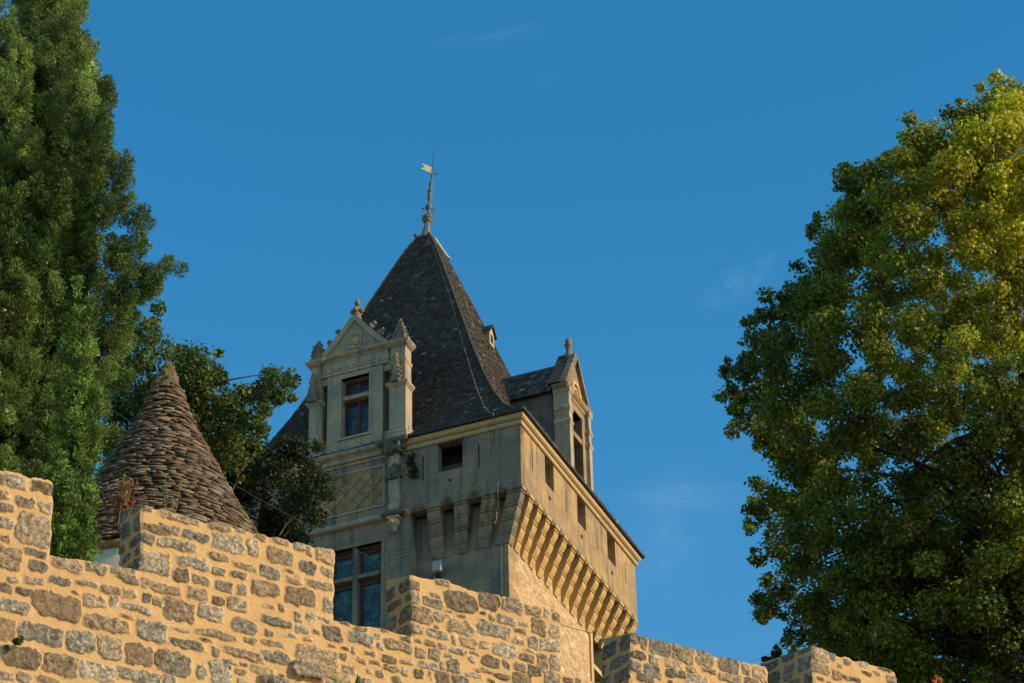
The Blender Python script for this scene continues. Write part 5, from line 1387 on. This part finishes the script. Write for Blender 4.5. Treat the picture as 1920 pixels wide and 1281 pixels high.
weed('wall_weed', 'pair of thin yellow weed stalks standing on the merlon in front of the slab roof', [[(328, 965), (334, 935), (341, 898)], [(322, 965), (324, 950), (326, 932)]], 'weed', 'stem', np.array([.27, .24, .08]), 26.3, 1.3, 12, .020, 8)
weed('wall_weed', 'bent brown weed with sparse leaves leaning over the merlon', [[(272, 962), (282, 935), (295, 915)]], 'weed', 'dry', np.array([.24, .19, .07]), 26.3, 1.2, 9, .020, 9)
weed('twig', 'upright twig with dry yellow leaves beside the slope of the slab roof', [[(437, 918), (448, 890), (462, 868), (478, 852)], [(440, 912), (452, 900), (458, 893)], [(446, 895), (440, 880), (447, 868)]], 'twig', 'dry', np.array([.26, .20, .04]), 44.0, 1.6, 16, .07, 10)
weed('dry_stem', 'thin curved straw-coloured stem arching above the merlon top', [[(524, 1004), (536, 985), (550, 970), (564, 965)], [(533, 1006), (541, 996), (545, 992)]], 'stem', 'dry', None, 26.9, 1.5)
weed('wall_plant', 'small green leafy tuft rooted in a mortar joint between two big stones', [[(34, 1207), (38, 1201), (40, 1196)], [(34, 1207), (30, 1203), (27, 1203)], [(34, 1207), (36, 1203), (33, 1197)]], 'plant', 'stem', np.array([.09, .13, .02]), 24.6, 1.2, 26, .045, 11)
weed('sapling', 'little dark leafy sapling sprouting behind the far merlon', [[(1455, 1252), (1450, 1235), (1455, 1212)], [(1450, 1240), (1438, 1236), (1432, 1236)], [(1452, 1232), (1462, 1222)]], 'sapling', 'stem', np.array([.030, .045, .018]), 33.5, 1.4, 26, .075, 12)
weed('autumn_shoot', 'orange-red leafy shoot tip at the foot of the linden', [[(1757, 1300), (1757, 1280), (1755, 1268)], [(1757, 1300), (1762, 1285), (1764, 1274)], [(1757, 1300), (1750, 1285), (1752, 1276)]], 'plant', 'orange', np.array([.62, .22, .06]), 38.0, 2.5, 14, .05, 13)
# broad-leaved plant growing out of the wall, only its leaf tips in sight
pb = at(640, 1330, 26.0) + WN * .1
root = empty('wall_shrub', tuple(pb)); tag(root, 'long pointed dark green leaf reaching up in front of the wall', 'plant')
for tx, ty, wd in ((671, 1262, .030), (613, 1268, .022), (590, 1300, .03), (700, 1310, .03)):
    tip = at(tx, ty, 25.8) - pb; b = MB(); mid = tip * .5 + WN * .05; sd_ = unit(np.cross(tip, WN))
    L_ = []
    for f, w_ in ((0, .3), (.25, .8), (.5, 1.0), (.75, .75), (.93, .28), (1, .01)):
        c = tip * f + WN * .10 * math.sin(math.pi * f); L_.append([tuple(c - sd_ * wd * w_), tuple(c - WN * .008), tuple(c + sd_ * wd * w_), tuple(c - WN * .012)])
    b.loft(L_, smooth=True); b.build('leaf', M['yucca'], root)
def wire(label, p, q, sag, rad):
    p, q = np.array(p), np.array(q); o = MB(); pts = []
    for k in range(25):
        f = k / 24; pts.append(tuple(p + (q - p) * f - np.array([0, 0, sag * 4 * f * (1 - f)]) - p))
    o.tube(pts, rad, 5); w_ = o.build('wire', M['wire']); w_.location = tuple(p); tag(w_, label, 'wire')
wire('thin pale wire slung from the cypress past the slab roof to the merlon corner', at(185, 752, 37.0), at(773, 1083, 28.05), .10, .0042)
wire('thin dark wire rising from the end of a merlon to the little sapling', at(1384, 1247, 37.0), at(1485, 1209, 37.4), .02, .0035)
wire('thin wire crossing the rubble wall of the tower between two merlons', at(1040, 1168, 31.0), at(1190, 1203, 31.6), .02, .004)
# ivy on the bay edge
r = np.random.default_rng(91); iv = empty('ivy_tuft', tw(-3.14, -.02, .55), -YAW); tag(iv, 'small hanging tuft of dark ivy beside the carved pilaster under the eaves', 'ivy')
C_ = np.array([(r.normal() * .07, -.04 - r.random() * .05, r.uniform(-.42, .35)) for _ in range(70)]); C_[:, 0] += np.where(C_[:, 2] < 0, .05, -.04)
V_, F_, cc = leaves(C_, np.full((70, 3), .06), np.full(70, 5), .07, np.repeat([[.030, .045, .018]], 70, 0), r)
np_mesh('foliage', V_, F_, M['leaf'], iv, cc)
MB().tube([(-.05, -.02, .35), (0, -.04, .0), (.06, -.04, -.4)], .012, 5).build('stem', M['bark'], iv)
